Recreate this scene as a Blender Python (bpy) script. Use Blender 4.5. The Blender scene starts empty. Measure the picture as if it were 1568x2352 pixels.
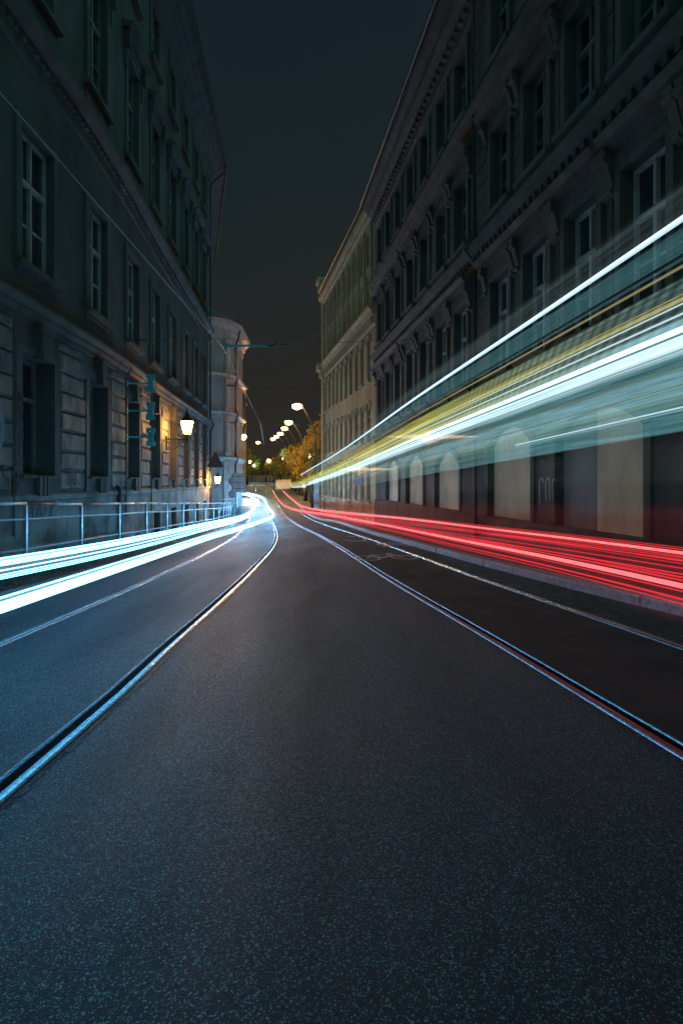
import bpy, math, random
from mathutils import Vector, Matrix
random.seed(7)
C = bpy.context.scene.collection
SC = bpy.context.scene
CAMZ = 1.24
F_PX = 1306.0            # focal length in pixels of a 1568-wide frame
HX, HY = 784.0, 1105.0   # principal point / horizon in that frame

# ------------------------------------------------------------------ terrain
GT = [(-60, 2.3), (0, 0), (30, -1.14), (37, -1.37), (44, -1.50), (51, -1.51), (60, -1.36), (70, -1.06),
      (80, -.76), (110, .14), (132, .74), (150, 1.02), (175, 1.12), (230, 1.14), (900, 1.14)]
def G(y):
    for (a, ga), (b, gb) in zip(GT, GT[1:]):
        if y <= b:
            return ga + (gb-ga)*(y-a)/(b-a)
    return GT[-1][1]
def unp(px, py, h=0.0):
    """the point at height h above the street that the frame shows at px, py"""
    kx, kz = (px-HX)/F_PX, (HY-py)/F_PX
    y = .6
    while y < 300 and CAMZ + kz*y > G(y)+h:
        y += .04
    return Vector((kx*y, y, G(y)+h))
def unp_high(px, py, h):
    """as unp, for things above the eye"""
    kx, kz = (px-HX)/F_PX, (HY-py)/F_PX
    y = 1.0
    while y < 300 and CAMZ + kz*y < G(y)+h:
        y += .05
    return Vector((kx*y, y, G(y)+h))
def at(px, py, y):
    return Vector(((px-HX)/F_PX*y, y, CAMZ+(HY-py)/F_PX*y))
def spline(pts, step=.5):
    pts = [Vector(p) for p in pts]
    if len(pts) < 3: 
        n = max(2, int((pts[1]-pts[0]).length/step))
        return [pts[0].lerp(pts[1], i/n) for i in range(n+1)]
    P = [pts[0]*2-pts[1]] + pts + [pts[-1]*2-pts[-2]]
    out = []
    for i in range(1, len(P)-2):
        p0, p1, p2, p3 = P[i-1:i+3]
        n = max(1, int((p2-p1).length/step))
        t01, t12, t23 = [max((b-a).length, 1e-4)**.5 for a, b in ((p0,p1),(p1,p2),(p2,p3))]
        m1 = (p2-p1)+t12*((p1-p0)/t01-(p2-p0)/(t01+t12))
        m2 = (p2-p1)+t12*((p3-p2)/t23-(p3-p1)/(t12+t23))
        for k in range(n):
            t = k/n
            out.append((2*t**3-3*t*t+1)*p1+(t**3-2*t*t+t)*m1+(-2*t**3+3*t*t)*p2+(t**3-t*t)*m2)
    out.append(pts[-1])
    return out
def xy_path(pts, step=.5):
    return [Vector((p.x, p.y, 0)) for p in spline([Vector((a[0], a[1], 0)) for a in pts], step)]
def x_at(path, y):
    for a, b in zip(path, path[1:]):
        if a.y <= y <= b.y and b.y > a.y:
            return a.x+(b.x-a.x)*(y-a.y)/(b.y-a.y)
    return path[0].x if y < path[0].y else path[-1].x
def offset(path, d):
    out = []
    for i, p in enumerate(path):
        t = (path[min(i+1, len(path)-1)]-path[max(i-1, 0)]); t.z = 0; t.normalize()
        out.append(p+Vector((t.y, -t.x, 0))*d)
    return out
def drape(path, h):
    return [Vector((p.x, p.y, G(p.y)+h)) for p in path]

# ------------------------------------------------------------------ materials
def nt(name):
    m = bpy.data.materials.new(name); m.use_nodes = True
    t = m.node_tree; t.nodes.clear()
    out = t.nodes.new('ShaderNodeOutputMaterial')
    return m, t, out
class N:
    def __init__(s, t): s.t = t
    def __call__(s, kind, ins=None, **kw):
        n = s.t.nodes.new('ShaderNode'+kind)
        for k, v in kw.items(): setattr(n, k, v)
        for k, v in (ins or {}).items():
            if hasattr(v, 'is_output'): s.t.links.new(v, n.inputs[k])
            else: n.inputs[k].default_value = v
        return n
def rgb(c): return (c[0], c[1], c[2], 1)
def surf(name, col, rough=.7, metal=0.0, col2=None, scale=2.0, streak=1.0, bump=0.0, bscale=30, spec=.5, detail=6, coat=0):
    m, t, out = nt(name); n = N(t)
    pos = n('NewGeometry').outputs['Position']
    mp = n('Mapping', {'Vector': pos, 'Scale': (1, 1, 1/streak)})
    b = n('BsdfPrincipled', {'Roughness': rough, 'Metallic': metal, 'Specular IOR Level': spec, 'Coat Weight': coat})
    c2 = col2 or tuple(x*.7 for x in col)
    nz = n('TexNoise', {'Vector': mp.outputs[0], 'Scale': scale, 'Detail': detail, 'Roughness': .62})
    rp = n('ValToRGB', {'Fac': nz.outputs[0]})
    rp.color_ramp.elements[0].position = .36; rp.color_ramp.elements[0].color = rgb(c2)
    rp.color_ramp.elements[1].position = .62; rp.color_ramp.elements[1].color = rgb(col)
    t.links.new(rp.outputs[0], b.inputs['Base Color'])
    rr = n('MapRange', {'Value': nz.outputs[0], 'From Min': .3, 'From Max': .7, 'To Min': min(1, rough*1.15), 'To Max': rough*.85})
    t.links.new(rr.outputs[0], b.inputs['Roughness'])
    if bump:
        n2 = n('TexNoise', {'Vector': pos, 'Scale': bscale, 'Detail': 5})
        bp = n('Bump', {'Height': n2.outputs[0], 'Strength': bump, 'Distance': .02})
        t.links.new(bp.outputs[0], b.inputs['Normal'])
    t.links.new(b.outputs[0], out.inputs[0])
    return m
def glow(name, col, strength):
    m, t, out = nt(name); n = N(t)
    e = n('Emission', {'Color': rgb(col), 'Strength': strength})
    t.links.new(e.outputs[0], out.inputs[0])
    return m
def glow_far(name, col, near, far, y0, y1):
    m, t, out = nt(name); n = N(t)
    y = n('SeparateXYZ', {'Vector': n('NewGeometry').outputs['Position']}).outputs['Y']
    k = n('MapRange', {'Value': y, 'From Min': y0, 'From Max': y1, 'To Min': near, 'To Max': far})
    e = n('Emission', {'Color': rgb(col), 'Strength': k.outputs[0]})
    t.links.new(e.outputs[0], out.inputs[0])
    return m
def veil(name, col, strength, col_far=None, y_far=(7, 16), freq=40, contrast=.6, body=0.0, seed=0.0, edge=.12, dots=0.0, far_gain=1.0, fade_far=None):
    """a sheet of light: see-through, giving off streaky light (streaks run along the path, UV.y is the height)"""
    m, t, out = nt(name); n = N(t)
    uv = n('UVMap'); uv.uv_map = 'UVMap'
    sp = n('SeparateXYZ', {'Vector': uv.outputs[0]})
    y = n('SeparateXYZ', {'Vector': n('NewGeometry').outputs['Position']}).outputs['Y']
    far = n('MapRange', {'Value': y, 'From Min': y_far[0], 'From Max': y_far[1]})
    cv = n('CombineXYZ', {'X': sp.outputs['Y'], 'Y': seed, 'Z': n('Math', {0: sp.outputs['X'], 1: .02}, operation='MULTIPLY').outputs[0]})
    nz = n('TexNoise', {'Vector': cv.outputs[0], 'Scale': freq, 'Detail': 4, 'Roughness': .7})
    st = n('MapRange', {'Value': nz.outputs[0], 'From Min': .35, 'From Max': .68, 'To Min': 1-contrast, 'To Max': 1+contrast})
    # soft rims
    d = n('Math', {0: sp.outputs['Y'], 1: n('Math', {0: 1.0, 1: sp.outputs['Y']}, operation='SUBTRACT').outputs[0]}, operation='MINIMUM')
    rim = n('MapRange', {'Value': d.outputs[0], 'From Min': 0, 'From Max': edge}); rim.interpolation_type = 'SMOOTHSTEP'
    k = n('Math', {0: st.outputs[0], 1: rim.outputs[0]}, operation='MULTIPLY').outputs[0]
    if dots:
        wx = n('Math', {0: sp.outputs['X'], 1: dots}, operation='MULTIPLY')
        wv = n('Math', {0: n('Math', {0: wx.outputs[0], 1: n('Math', {0: sp.outputs['Y'], 1: 14.0}, operation='MULTIPLY').outputs[0]}, operation='ADD').outputs[0]}, operation='SINE')
        ws = n('MapRange', {'Value': wv.outputs[0], 'From Min': -1, 'From Max': 1, 'To Min': .55, 'To Max': 1.3})
        k = n('Math', {0: k, 1: ws.outputs[0]}, operation='MULTIPLY').outputs[0]
    g = n('MapRange', {'Value': far.outputs[0], 'To Min': strength, 'To Max': strength*far_gain})
    k = n('Math', {0: k, 1: g.outputs[0]}, operation='MULTIPLY').outputs[0]
    if fade_far:
        ff = n('MapRange', {'Value': y, 'From Min': fade_far[0], 'From Max': fade_far[1], 'To Min': 1, 'To Max': 0})
        k = n('Math', {0: k, 1: ff.outputs[0]}, operation='MULTIPLY').outputs[0]
    mx = n('Mix', {'Factor': far.outputs[0], 'A': rgb(col), 'B': rgb(col_far or col)}, data_type='RGBA')
    mx.inputs[6].default_value = rgb(col); mx.inputs[7].default_value = rgb(col_far or col)
    e = n('Emission', {'Color': mx.outputs[2], 'Strength': k})
    tr = n('BsdfTransparent', {'Color': (1-body, 1-body, 1-body, 1)})
    ad = n('AddShader', {0: e.outputs[0], 1: tr.outputs[0]})
    t.links.new(ad.outputs[0], out.inputs[0])
    return m
def asphalt(name, base, chip, rough, bump, spark=.5, scale=95, patch=.25, tint=(1, 1, 1)):
    m, t, out = nt(name); n = N(t)
    pos = n('NewGeometry').outputs['Position']
    b = n('BsdfPrincipled', {'Specular IOR Level': .5, 'Specular Tint': rgb(tint)})
    v = n('TexVoronoi', {'Vector': pos, 'Scale': scale})
    rnd = n('SeparateColor', {'Color': v.outputs['Color']})
    mpb = n('Mapping', {'Vector': pos, 'Rotation': (0, 0, .05), 'Scale': (1.0, .16, 1)})
    big = n('TexNoise', {'Vector': mpb.outputs[0], 'Scale': .9, 'Detail': 6, 'Roughness': .62})
    fine = n('TexNoise', {'Vector': pos, 'Scale': 260, 'Detail': 3})
    stone = n('MapRange', {'Value': rnd.outputs[0], 'From Min': .84, 'From Max': 1, 'To Min': 0, 'To Max': 1})
    pw = n('Math', {0: stone.outputs[0], 1: .8}, operation='POWER')
    mx = n('Mix', {'Factor': pw.outputs[0]}, data_type='RGBA'); mx.inputs[6].default_value = rgb(base); mx.inputs[7].default_value = rgb(chip)
    dk = n('MapRange', {'Value': big.outputs[0], 'From Min': .3, 'From Max': .7, 'To Min': 1-patch, 'To Max': 1+patch})
    sc = n('VectorMath', {0: mx.outputs[2], 'Scale': dk.outputs[0]}, operation='SCALE')
    t.links.new(sc.outputs[0], b.inputs['Base Color'])
    gl = n('MapRange', {'Value': rnd.outputs[1], 'From Min': .75, 'From Max': 1, 'To Min': rough, 'To Max': rough-spark*.35})
    rb = n('MapRange', {'Value': big.outputs[0], 'From Min': .3, 'From Max': .7, 'To Min': .10, 'To Max': -.10})
    t.links.new(n('Math', {0: gl.outputs[0], 1: rb.outputs[0]}, operation='ADD').outputs[0], b.inputs['Roughness'])
    # rounded stones with random tilt
    dist = n('Math', {0: 1.0, 1: v.outputs['Distance']}, operation='SUBTRACT')
    hs = n('Math', {0: dist.outputs[0], 1: n('Math', {0: rnd.outputs[2], 1: .7}, operation='ADD').outputs[0]}, operation='MULTIPLY')
    hh = n('Math', {0: hs.outputs[0], 1: n('Math', {0: fine.outputs[0], 1: .5}, operation='MULTIPLY').outputs[0]}, operation='ADD')
    bp = n('Bump', {'Height': hh.outputs[0], 'Strength': bump, 'Distance': .006})
    tilt = n('VectorMath', {0: n('VectorMath', {0: v.outputs['Color'], 1: (.5, .5, .5)}, operation='SUBTRACT').outputs[0], 'Scale': spark*.9}, operation='SCALE')
    nn = n('VectorMath', {0: n('VectorMath', {0: bp.outputs[0], 1: tilt.outputs[0]}, operation='ADD').outputs[0]}, operation='NORMALIZE')
    t.links.new(nn.outputs[0], b.inputs['Normal'])
    t.links.new(b.outputs[0], out.inputs[0])
    return m
M = {}
M['asphalt'] = asphalt('asphalt', (.012, .036, .047), (.21, .60, .76), .57, 1.3, .7, 240, patch=.4, tint=(.45, .85, 1))  # cyan chip colour paints in the road's blue glints
M['trackbed'] = surf('smooth_tram_slab', (.019, .038, .042), .70, col2=(.013, .027, .030), scale=1.3, bump=.25, bscale=120)
M['paving'] = asphalt('pavement_mix', (.055, .058, .06), (.16, .165, .17), .7, .7, .3, 34)
M['setts'] = asphalt('small_setts', (.028, .042, .05), (.07, .1, .115), .55, 1.0, .3, 11)
M['kerb'] = surf('granite_kerb', (.34, .35, .36), .6, col2=(.18, .19, .2), scale=14, bump=.5, bscale=60)
M['rail'] = surf('polished_rail', (.40, .52, .58), .24, 1.0, col2=(.28, .37, .42), scale=30, bump=.05, bscale=200)
M['groove'] = surf('rail_groove', (.006, .006, .007), .8, col2=(.004, .004, .005), scale=20, spec=.05)
M['raildirt'] = asphalt('rail_joint_sealant', (.014, .022, .027), (.10, .16, .19), .5, 1.2, .5, 90)
M['plaster_l'] = surf('sooty_plaster', (.088, .084, .073), .85, col2=(.055, .053, .047), scale=.9, streak=3, bump=.35, bscale=12)
M['stone_l'] = surf('rusticated_stone', (.20, .185, .155), .68, col2=(.085, .08, .068), scale=3.0, bump=1.0, bscale=16, streak=1.8)
M['trim_l'] = surf('stone_trim_left', (.10, .095, .082), .8, col2=(.065, .062, .054), scale=2.0, streak=4, bump=.3, bscale=25)
M['plinth_l'] = surf('peeling_plinth', (.26, .25, .225), .85, col2=(.10, .097, .09), scale=1.1, bump=.6, bscale=14)
M['plaster_r'] = surf('dark_plaster', (.085, .082, .073), .85, col2=(.06, .058, .052), scale=1.2, streak=3, bump=.3, bscale=18)
M['base_r'] = surf('dark_ground_floor', (.045, .043, .039), .8, col2=(.03, .029, .027), scale=1.2, streak=2, bump=.3, bscale=18)  # ground floor coloured darker than the plaster above
M['trim_r'] = surf('stone_trim_right', (.092, .088, .078), .8, col2=(.066, .063, .056), scale=2.2, streak=3, bump=.3, bscale=25)
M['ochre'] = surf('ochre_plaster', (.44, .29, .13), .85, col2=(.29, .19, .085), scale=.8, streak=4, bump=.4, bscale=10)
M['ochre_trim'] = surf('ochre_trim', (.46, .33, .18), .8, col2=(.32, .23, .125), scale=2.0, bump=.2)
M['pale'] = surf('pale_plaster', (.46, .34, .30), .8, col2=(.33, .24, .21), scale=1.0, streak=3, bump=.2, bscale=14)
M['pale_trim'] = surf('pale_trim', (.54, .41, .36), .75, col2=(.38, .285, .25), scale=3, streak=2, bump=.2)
M['yellow_stone'] = surf('yellow_sandstone', (.48, .38, .22), .85, col2=(.34, .26, .15), scale=1.2, bump=.4, bscale=8)
M['board'] = surf('lamp_warm_chipboard', (.56, .41, .27), .8, col2=(.38, .28, .185), scale=1.1, streak=2.5, bump=.15, bscale=60)  # lantern's amber light mixed into the board colour
M['board_dark'] = surf('dark_door_board', (.16, .15, .14), .75, col2=(.11, .105, .10), scale=1.3, streak=3)
M['frame_white'] = surf('old_window_paint', (.42, .40, .37), .55, col2=(.30, .285, .26), scale=6)
M['frame_dark'] = surf('dark_window_paint', (.19, .18, .165), .55, col2=(.13, .12, .11), scale=6)
M['glass'] = surf('sky_toned_glass', (.038, .046, .048), .09, col2=(.024, .030, .032), scale=.7, bump=.04, bscale=3)  # teal base colour stands in for sky reflected in the panes
M['roof'] = surf('dark_roof_tiles', (.06, .045, .04), .8, col2=(.04, .03, .027), scale=9, bump=.6, bscale=20)
M['gutter'] = surf('dark_sheet_metal', (.06, .065, .07), .45, .6, scale=6)
M['iron'] = surf('black_iron', (.025, .026, .028), .45, .5, scale=20, bump=.2, bscale=90)
M['galv'] = surf('galvanised_steel', (.52, .53, .54), .34, .85, col2=(.40, .41, .42), scale=12)
M['rail_white'] = surf('white_rail_paint', (.60, .60, .60), .35, .2, col2=(.46, .46, .46), scale=10)
M['rail_red'] = surf('worn_red_paint', (.30, .03, .03), .45, col2=(.18, .02, .02), scale=10)
M['teal'] = surf('teal_painted_steel', (.10, .50, .56), .5, .1, col2=(.06, .34, .40), scale=14)
M['pole'] = surf('lamp_pole_paint', (.10, .095, .09), .5, .3, scale=6)
M['pole_grey'] = surf('post_galvanised', (.55, .56, .57), .4, .5, scale=15)
M['sign_blue'] = surf('sign_blue', (.02, .34, .66), .35, scale=3, col2=(.02, .31, .6))
M['sign_red'] = surf('sign_red', (.72, .06, .07), .35, scale=3, col2=(.66, .05, .06))
M['sign_white'] = surf('sign_white', (.75, .75, .74), .35, scale=3, col2=(.68, .68, .67))
M['sign_yellow'] = surf('sign_yellow', (.75, .42, .02), .35, scale=3, col2=(.68, .38, .02))
M['sign_back'] = surf('sign_back_grey', (.42, .43, .44), .45, .4, scale=5)
M['sign_black'] = surf('sign_dark_back', (.05, .05, .05), .5, .2, scale=5)
M['paint'] = surf('worn_road_paint', (.62, .63, .63), .5, col2=(.30, .31, .32), scale=12)
M['graffiti'] = surf('dark_spray_paint', (.02, .025, .04), .5, scale=8)
M['graffiti_w'] = surf('pale_spray_paint', (.20, .21, .25), .6, scale=8)
M['bark'] = surf('bark', (.07, .055, .04), .9, scale=8, bump=.8, bscale=30)
def leafmat(name, a, b):
    m, t, out = nt(name); n = N(t)
    r = n('NewGeometry').outputs['Random Per Island']
    mx = n('Mix', {'Factor': r}, data_type='RGBA'); mx.inputs[6].default_value = rgb(a); mx.inputs[7].default_value = rgb(b)
    bs = n('BsdfPrincipled', {'Base Color': mx.outputs[2], 'Roughness': .6})
    tl = n('BsdfTranslucent', {'Color': mx.outputs[2]})
    sh = n('MixShader', {0: .35, 1: bs.outputs[0], 2: tl.outputs[0]})
    t.links.new(sh.outputs[0], out.inputs[0]); return m
M['leaf'] = leafmat('autumn_leaves', (.16, .12, .015), (.42, .29, .04))
M['leaf_green'] = leafmat('green_leaves', (.12, .14, .02), (.30, .30, .06))
M['litter'] = leafmat('fallen_leaves', (.03, .022, .012), (.12, .085, .05))
M['wire'] = surf('copper_wire', (.36, .38, .40), .45, .9, scale=.5, col2=(.3, .32, .34))
M['wire_dark'] = surf('steel_span_wire', (.16, .17, .18), .4, .8, scale=30)
M['insul'] = surf('insulator_glaze', (.10, .13, .14), .25, scale=20)
M['lamp_glass'] = glow('sodium_lamp_glass', (1, .50, .12), 50)
M['lamp_glass_near'] = glow('sodium_lamp_glass_near', (1, .46, .10), 75)
M['lamp_glass_left'] = glow('sodium_lamp_glass_left', (1, .46, .10), 1500)
M['lantern_glass'] = glow('wall_lantern_glass', (1, .47, .09), 165)
M['lantern_glass_corner'] = glow('corner_lantern_glass', (1, .44, .08), 620)
M['lamp_far'] = glow('small_sodium_glass', (1, .50, .12), 140)
M['lamp_white'] = glow('small_white_lamp', (.7, .95, .9), 220)
M['lamp_ice'] = glow('small_teal_lamp', (.35, .9, 1.0), 30)

# ------------------------------------------------------------------ mesh builder
class MB:
    def __init__(s): s.v = []; s.f = []; s.m = []; s.uv = {}
    def face(s, pts, m=0, uv=None):
        i = len(s.v); s.v += [tuple(p) for p in pts]; s.f.append(tuple(range(i, i+len(pts)))); s.m.append(m)
        if uv: s.uv[len(s.f)-1] = uv
    def box(s, c, size, X=None, m=0, rot=None):
        """c centre, size; X optional 3x3 (columns = axes)"""
        R = X or Matrix.Identity(3)
        h = [a/2 for a in size]; c = Vector(c)
        P = [c+R@Vector((h[0]*a, h[1]*b, h[2]*d)) for a in (-1, 1) for b in (-1, 1) for d in (-1, 1)]
        i = len(s.v); s.v += [tuple(p) for p in P]
        for q in ((0,1,3,2),(4,6,7,5),(0,4,5,1),(2,3,7,6),(0,2,6,4),(1,5,7,3)):
            s.f.append(tuple(i+k for k in q)); s.m.append(m)
    def hexa(s, P, m=0):
        i = len(s.v); s.v += [tuple(p) for p in P]
        for q in ((0,1,3,2),(4,6,7,5),(0,4,5,1),(2,3,7,6),(0,2,6,4),(1,5,7,3)):
            s.f.append(tuple(i+k for k in q)); s.m.append(m)
    def tube(s, path, r, n=8, m=0, cap=True):
        path = [Vector(p) for p in path]
        rings = []
        up = Vector((0, 0, 1))
        for i, p in enumerate(path):
            t = (path[min(i+1, len(path)-1)]-path[max(i-1, 0)]).normalized()
            a = t.cross(up)
            if a.length < .05: a = t.cross(Vector((0, 1, 0)))
            a.normalize(); b = a.cross(t).normalized()
            rr = r[i] if isinstance(r, (list, tuple)) else r
            k0 = len(s.v)
            for k in range(n):
                q = 2*math.pi*k/n
                s.v.append(tuple(p+a*math.cos(q)*rr+b*math.sin(q)*rr))
            rings.append(k0)
        for a, b in zip(rings, rings[1:]):
            for k in range(n):
                s.f.append((a+k, a+(k+1) % n, b+(k+1) % n, b+k)); s.m.append(m)
        if cap:
            s.f.append(tuple(rings[0]+k for k in range(n))[::-1]); s.m.append(m)
            s.f.append(tuple(rings[-1]+k for k in range(n))); s.m.append(m)
    def sweep(s, path, prof, m=0, closed=True, caps=True, mids=None):
        """prof: (side, up) pairs; path in world; UV = (distance, height fraction)"""
        path = [Vector(p) for p in path]
        rings = []; d = 0; ds = []
        lo = min(q[1] for q in prof); hi = max(q[1] for q in prof); hh = max(hi-lo, 1e-6)
        for i, p in enumerate(path):
            if i: d += (p-path[i-1]).length
            ds.append(d)
            t = (path[min(i+1, len(path)-1)]-path[max(i-1, 0)]); t.z = 0; t.normalize()
            sd = Vector((t.y, -t.x, 0))
            rings.append(len(s.v))
            for q in prof: s.v.append(tuple(p+sd*q[0]+Vector((0, 0, q[1]))))
        n = len(prof); R = range(n if closed else n-1)
        for j, (a, b) in enumerate(zip(rings, rings[1:])):
            for k in R:
                k2 = (k+1) % n
                s.f.append((a+k, a+k2, b+k2, b+k)); s.m.append(mids[k] if mids else m)
                va, vb = (prof[k][1]-lo)/hh, (prof[k2][1]-lo)/hh
                s.uv[len(s.f)-1] = [(ds[j], va), (ds[j], vb), (ds[j+1], vb), (ds[j+1], va)]
        if closed and caps:
            for r, rev in ((rings[0], True), (rings[-1], False)):
                f = tuple(r+k for k in range(n)); s.f.append(f[::-1] if rev else f); s.m.append(m)
    def lathe(s, prof, c=(0, 0, 0), n=16, m=0, a0=0):
        c = Vector(c); rings = []
        for r, z in prof:
            rings.append(len(s.v))
            for k in range(n):
                q = a0+2*math.pi*k/n; s.v.append(tuple(c+Vector((r*math.cos(q), r*math.sin(q), z))))
        for a, b in zip(rings, rings[1:]):
            for k in range(n):
                s.f.append((a+k, a+(k+1) % n, b+(k+1) % n, b+k)); s.m.append(m)
        s.f.append(tuple(rings[0]+k for k in range(n))[::-1]); s.m.append(m)
        s.f.append(tuple(rings[-1]+k for k in range(n))); s.m.append(m)
    def disc(s, c, r, n, X, th=.02, m=0, a0=0.0):
        """a plate with n corners facing X.col[1]"""
        c = Vector(c); fr, bk = [], []
        for k in range(n):
            q = a0+2*math.pi*k/n
            o = X.col[0]*math.cos(q)*r+X.col[2]*math.sin(q)*r
            fr.append(c+o+X.col[1]*th/2); bk.append(c+o-X.col[1]*th/2)
        i = len(s.v); s.v += [tuple(p) for p in fr+bk]
        s.f.append(tuple(i+k for k in range(n))); s.m.append(m)
        s.f.append(tuple(i+n+k for k in range(n))[::-1]); s.m.append(m)
        for k in range(n):
            s.f.append((i+k, i+n+k, i+n+(k+1) % n, i+(k+1) % n)); s.m.append(m)
    def plate(s, outline, c, X, th=.01, m=0):
        """outline (x, z) in the frame X, extruded th along X.col[1]"""
        c = Vector(c); n = len(outline); i = len(s.v)
        for sg in (.5, -.5):
            for x, z in outline: s.v.append(tuple(c+X.col[0]*x+X.col[2]*z+X.col[1]*th*sg))
        s.f.append(tuple(i+k for k in range(n))); s.m.append(m)
        s.f.append(tuple(i+n+k for k in range(n))[::-1]); s.m.append(m)
        for k in range(n):
            s.f.append((i+k, i+n+k, i+n+(k+1) % n, i+(k+1) % n)); s.m.append(m)
    def stroke(s, pts, w, X, c, th=.006, m=0):
        """a painted stroke: flat ribbon along (x, z) points on a wall"""
        pts = [Vector((p[0], p[1], 0)) for p in pts]
        pts = spline(pts, .03) if len(pts) > 2 else pts
        L, R = [], []
        for i, p in enumerate(pts):
            t = pts[min(i+1, len(pts)-1)]-pts[max(i-1, 0)]
            if t.length < 1e-6: t = Vector((1, 0, 0))
            t.normalize(); o = Vector((-t.y, t.x, 0))*w/2
            L.append(p+o); R.append(p-o)
        W = lambda p, e: Vector(c)+X.col[0]*p.x+X.col[2]*p.y+X.col[1]*e
        for k in range(len(pts)-1):
            s.hexa([W(L[k], 0), W(L[k], th), W(R[k], 0), W(R[k], th), W(L[k+1], 0), W(L[k+1], th), W(R[k+1], 0), W(R[k+1], th)], m)
    def build(s, name, mats, parent=None, smooth=False, loc=None):
        me = bpy.data.meshes.new(name)
        v = s.v
        if loc is not None: v = [(a[0]-loc[0], a[1]-loc[1], a[2]-loc[2]) for a in v]
        me.from_pydata(v, [], s.f)
        mats = mats if isinstance(mats, (list, tuple)) else [mats]
        for m in mats: me.materials.append(m)
        me.polygons.foreach_set('material_index', s.m)
        if smooth: me.polygons.foreach_set('use_smooth', [True]*len(s.f))
        if s.uv:
            ul = me.uv_layers.new(name='UVMap')
            for p in me.polygons:
                u = s.uv.get(p.index)
                if u:
                    for k, li in enumerate(p.loop_indices): ul.data[li].uv = u[k]
        me.update()
        o = bpy.data.objects.new(name, me); C.objects.link(o)
        if loc is not None and parent is None: o.location = loc
        if parent: o.parent = parent
        return o
def empty(name, loc, label, cat, group=None, rz=0):
    o = bpy.data.objects.new(name, None); C.objects.link(o)
    o.location = loc; o.rotation_euler = (0, 0, rz); o.empty_display_size = .2
    return tag(o, label, cat, group)
def tag(o, label, cat, group=None):
    o['label'] = label; o['category'] = cat
    if group: o['group'] = group
    return o
def struct(o): o['kind'] = 'structure'; return o
def dup(o, parent=None, M4=None):
    c = o.copy(); C.objects.link(c)
    for k in ('label', 'category', 'group'):
        if parent and k in c: del c[k]
    if parent: c.parent = parent
    if M4 is not None: c.matrix_local = M4
    for ch in list(o.children): dup(ch, c, ch.matrix_local.copy())
    return c
def frame3(n):
    """axes with the second along n, third up"""
    n = Vector(n).normalized(); z = Vector((0, 0, 1)); x = n.cross(z).normalized()
    return Matrix((x, n, z)).transposed()

def framev(n):
    """as frame3 but x points right for someone looking at the wall"""
    n = Vector(n).normalized(); z = Vector((0, 0, 1))
    return Matrix((z.cross(n).normalized(), n, z)).transposed()

# ------------------------------------------------------------------ camera, world
cam = bpy.data.cameras.new('camera'); co = bpy.data.objects.new('camera', cam); C.objects.link(co)
co.location = (0, 0, CAMZ); co.rotation_euler = (math.pi/2, 0, 0)
cam.sensor_fit = 'HORIZONTAL'; cam.sensor_width = 36; cam.lens = 36*F_PX/1568
cam.shift_y = -(1176-HY)/1568; cam.clip_end = 3000; cam.clip_start = .05
SC.camera = co
w = bpy.data.worlds.new('World'); SC.world = w; w.use_nodes = True
t = w.node_tree; t.nodes.clear(); n = N(t)
dirv = n('NewGeometry').outputs['Incoming']
tc = n('TexCoord').outputs['Generated']
z = n('SeparateXYZ', {'Vector': tc}).outputs['Z']
cl = n('TexNoise', {'Vector': tc, 'Scale': 2.2, 'Detail': 5, 'Roughness': .55})
zz = n('Math', {0: z, 1: n('MapRange', {'Value': cl.outputs[0], 'From Min': .3, 'From Max': .7, 'To Min': -.07, 'To Max': .07}).outputs[0]}, operation='ADD')
rp = n('ValToRGB', {'Fac': zz.outputs[0]}); cr = rp.color_ramp
cr.elements[0].position = 0.0; cr.elements[0].color = (.030, .024, .017, 1)
cr.elements[1].position = .75; cr.elements[1].color = (.0075, .0150, .0200, 1)
e = cr.elements.new(.12); e.color = (.021, .020, .018, 1)
e = cr.elements.new(.32); e.color = (.0165, .0200, .0200, 1)
e = cr.elements.new(.48); e.color = (.0100, .0180, .0215, 1)
bg = n('Background', {'Color': rp.outputs[0], 'Strength': 1.0})
wo = n('OutputWorld', {0: bg.outputs[0]})
# night glow of the overcast city sky from above
sl = bpy.data.lights.new('night_sky_glow', 'SUN'); sl.energy = 1.0; sl.angle = math.radians(170); sl.color = (.30, .88, .92)
so = bpy.data.objects.new('night_sky_glow', sl); C.objects.link(so); so.rotation_euler = (math.radians(20), 0, 0); so.location = (0, -5, 40)

# ------------------------------------------------------------------ ground, tracks, kerbs
def near_ext(path, y0):
    a, b = path[0], path[2]
    d = (a-b); k = (y0-a.y)/d.y
    return [a+d*k]+path
def trace(pxs, h, y0, far=None):
    pts = [unp(x, y, h) for x, y in pxs]
    pts = near_ext([Vector((p.x, p.y, 0)) for p in pts], y0)
    if far: pts += [Vector((x, y, 0)) for x, y in far]
    return pts
RI_c = trace([(1568,1735),(1145,1481),(897,1333),(783,1260),(734.7,1231.6),(695,1212),(669,1196),(652,1180),(642.5,1165.5),(634,1148),(628,1135),(624,1121)], 0, -3, [(-19, 132), (-30, 150), (-52, 170)])
LI_c = trace([(0,1834),(272,1596),(378,1497),(505,1383),(593,1297.5),(628,1256),(636,1231.6),(628,1205),(616,1175),(611,1155),(608,1140),(606,1121)], 0, -3, [(-21.5, 130), (-33, 147), (-54, 165)])
RI = spline(RI_c, .5); LI = spline(LI_c, .5)
RO = offset(RI, 1.5); LO = offset(LI, -1.5)
def strip(ys, xa, xb, h, name, mat, nx=1):
    mb = MB()
    for y0, y1 in zip(ys, ys[1:]):
        for k in range(nx):
            P = []
            for y, q in ((y0, k), (y0, k+1), (y1, k+1), (y1, k)):
                a, b = xa(y), xb(y); x = a+(b-a)*q/nx
                P.append((x, y, G(y)+h))
            mb.face(P)
    return mb.build(name, mat)
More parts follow.
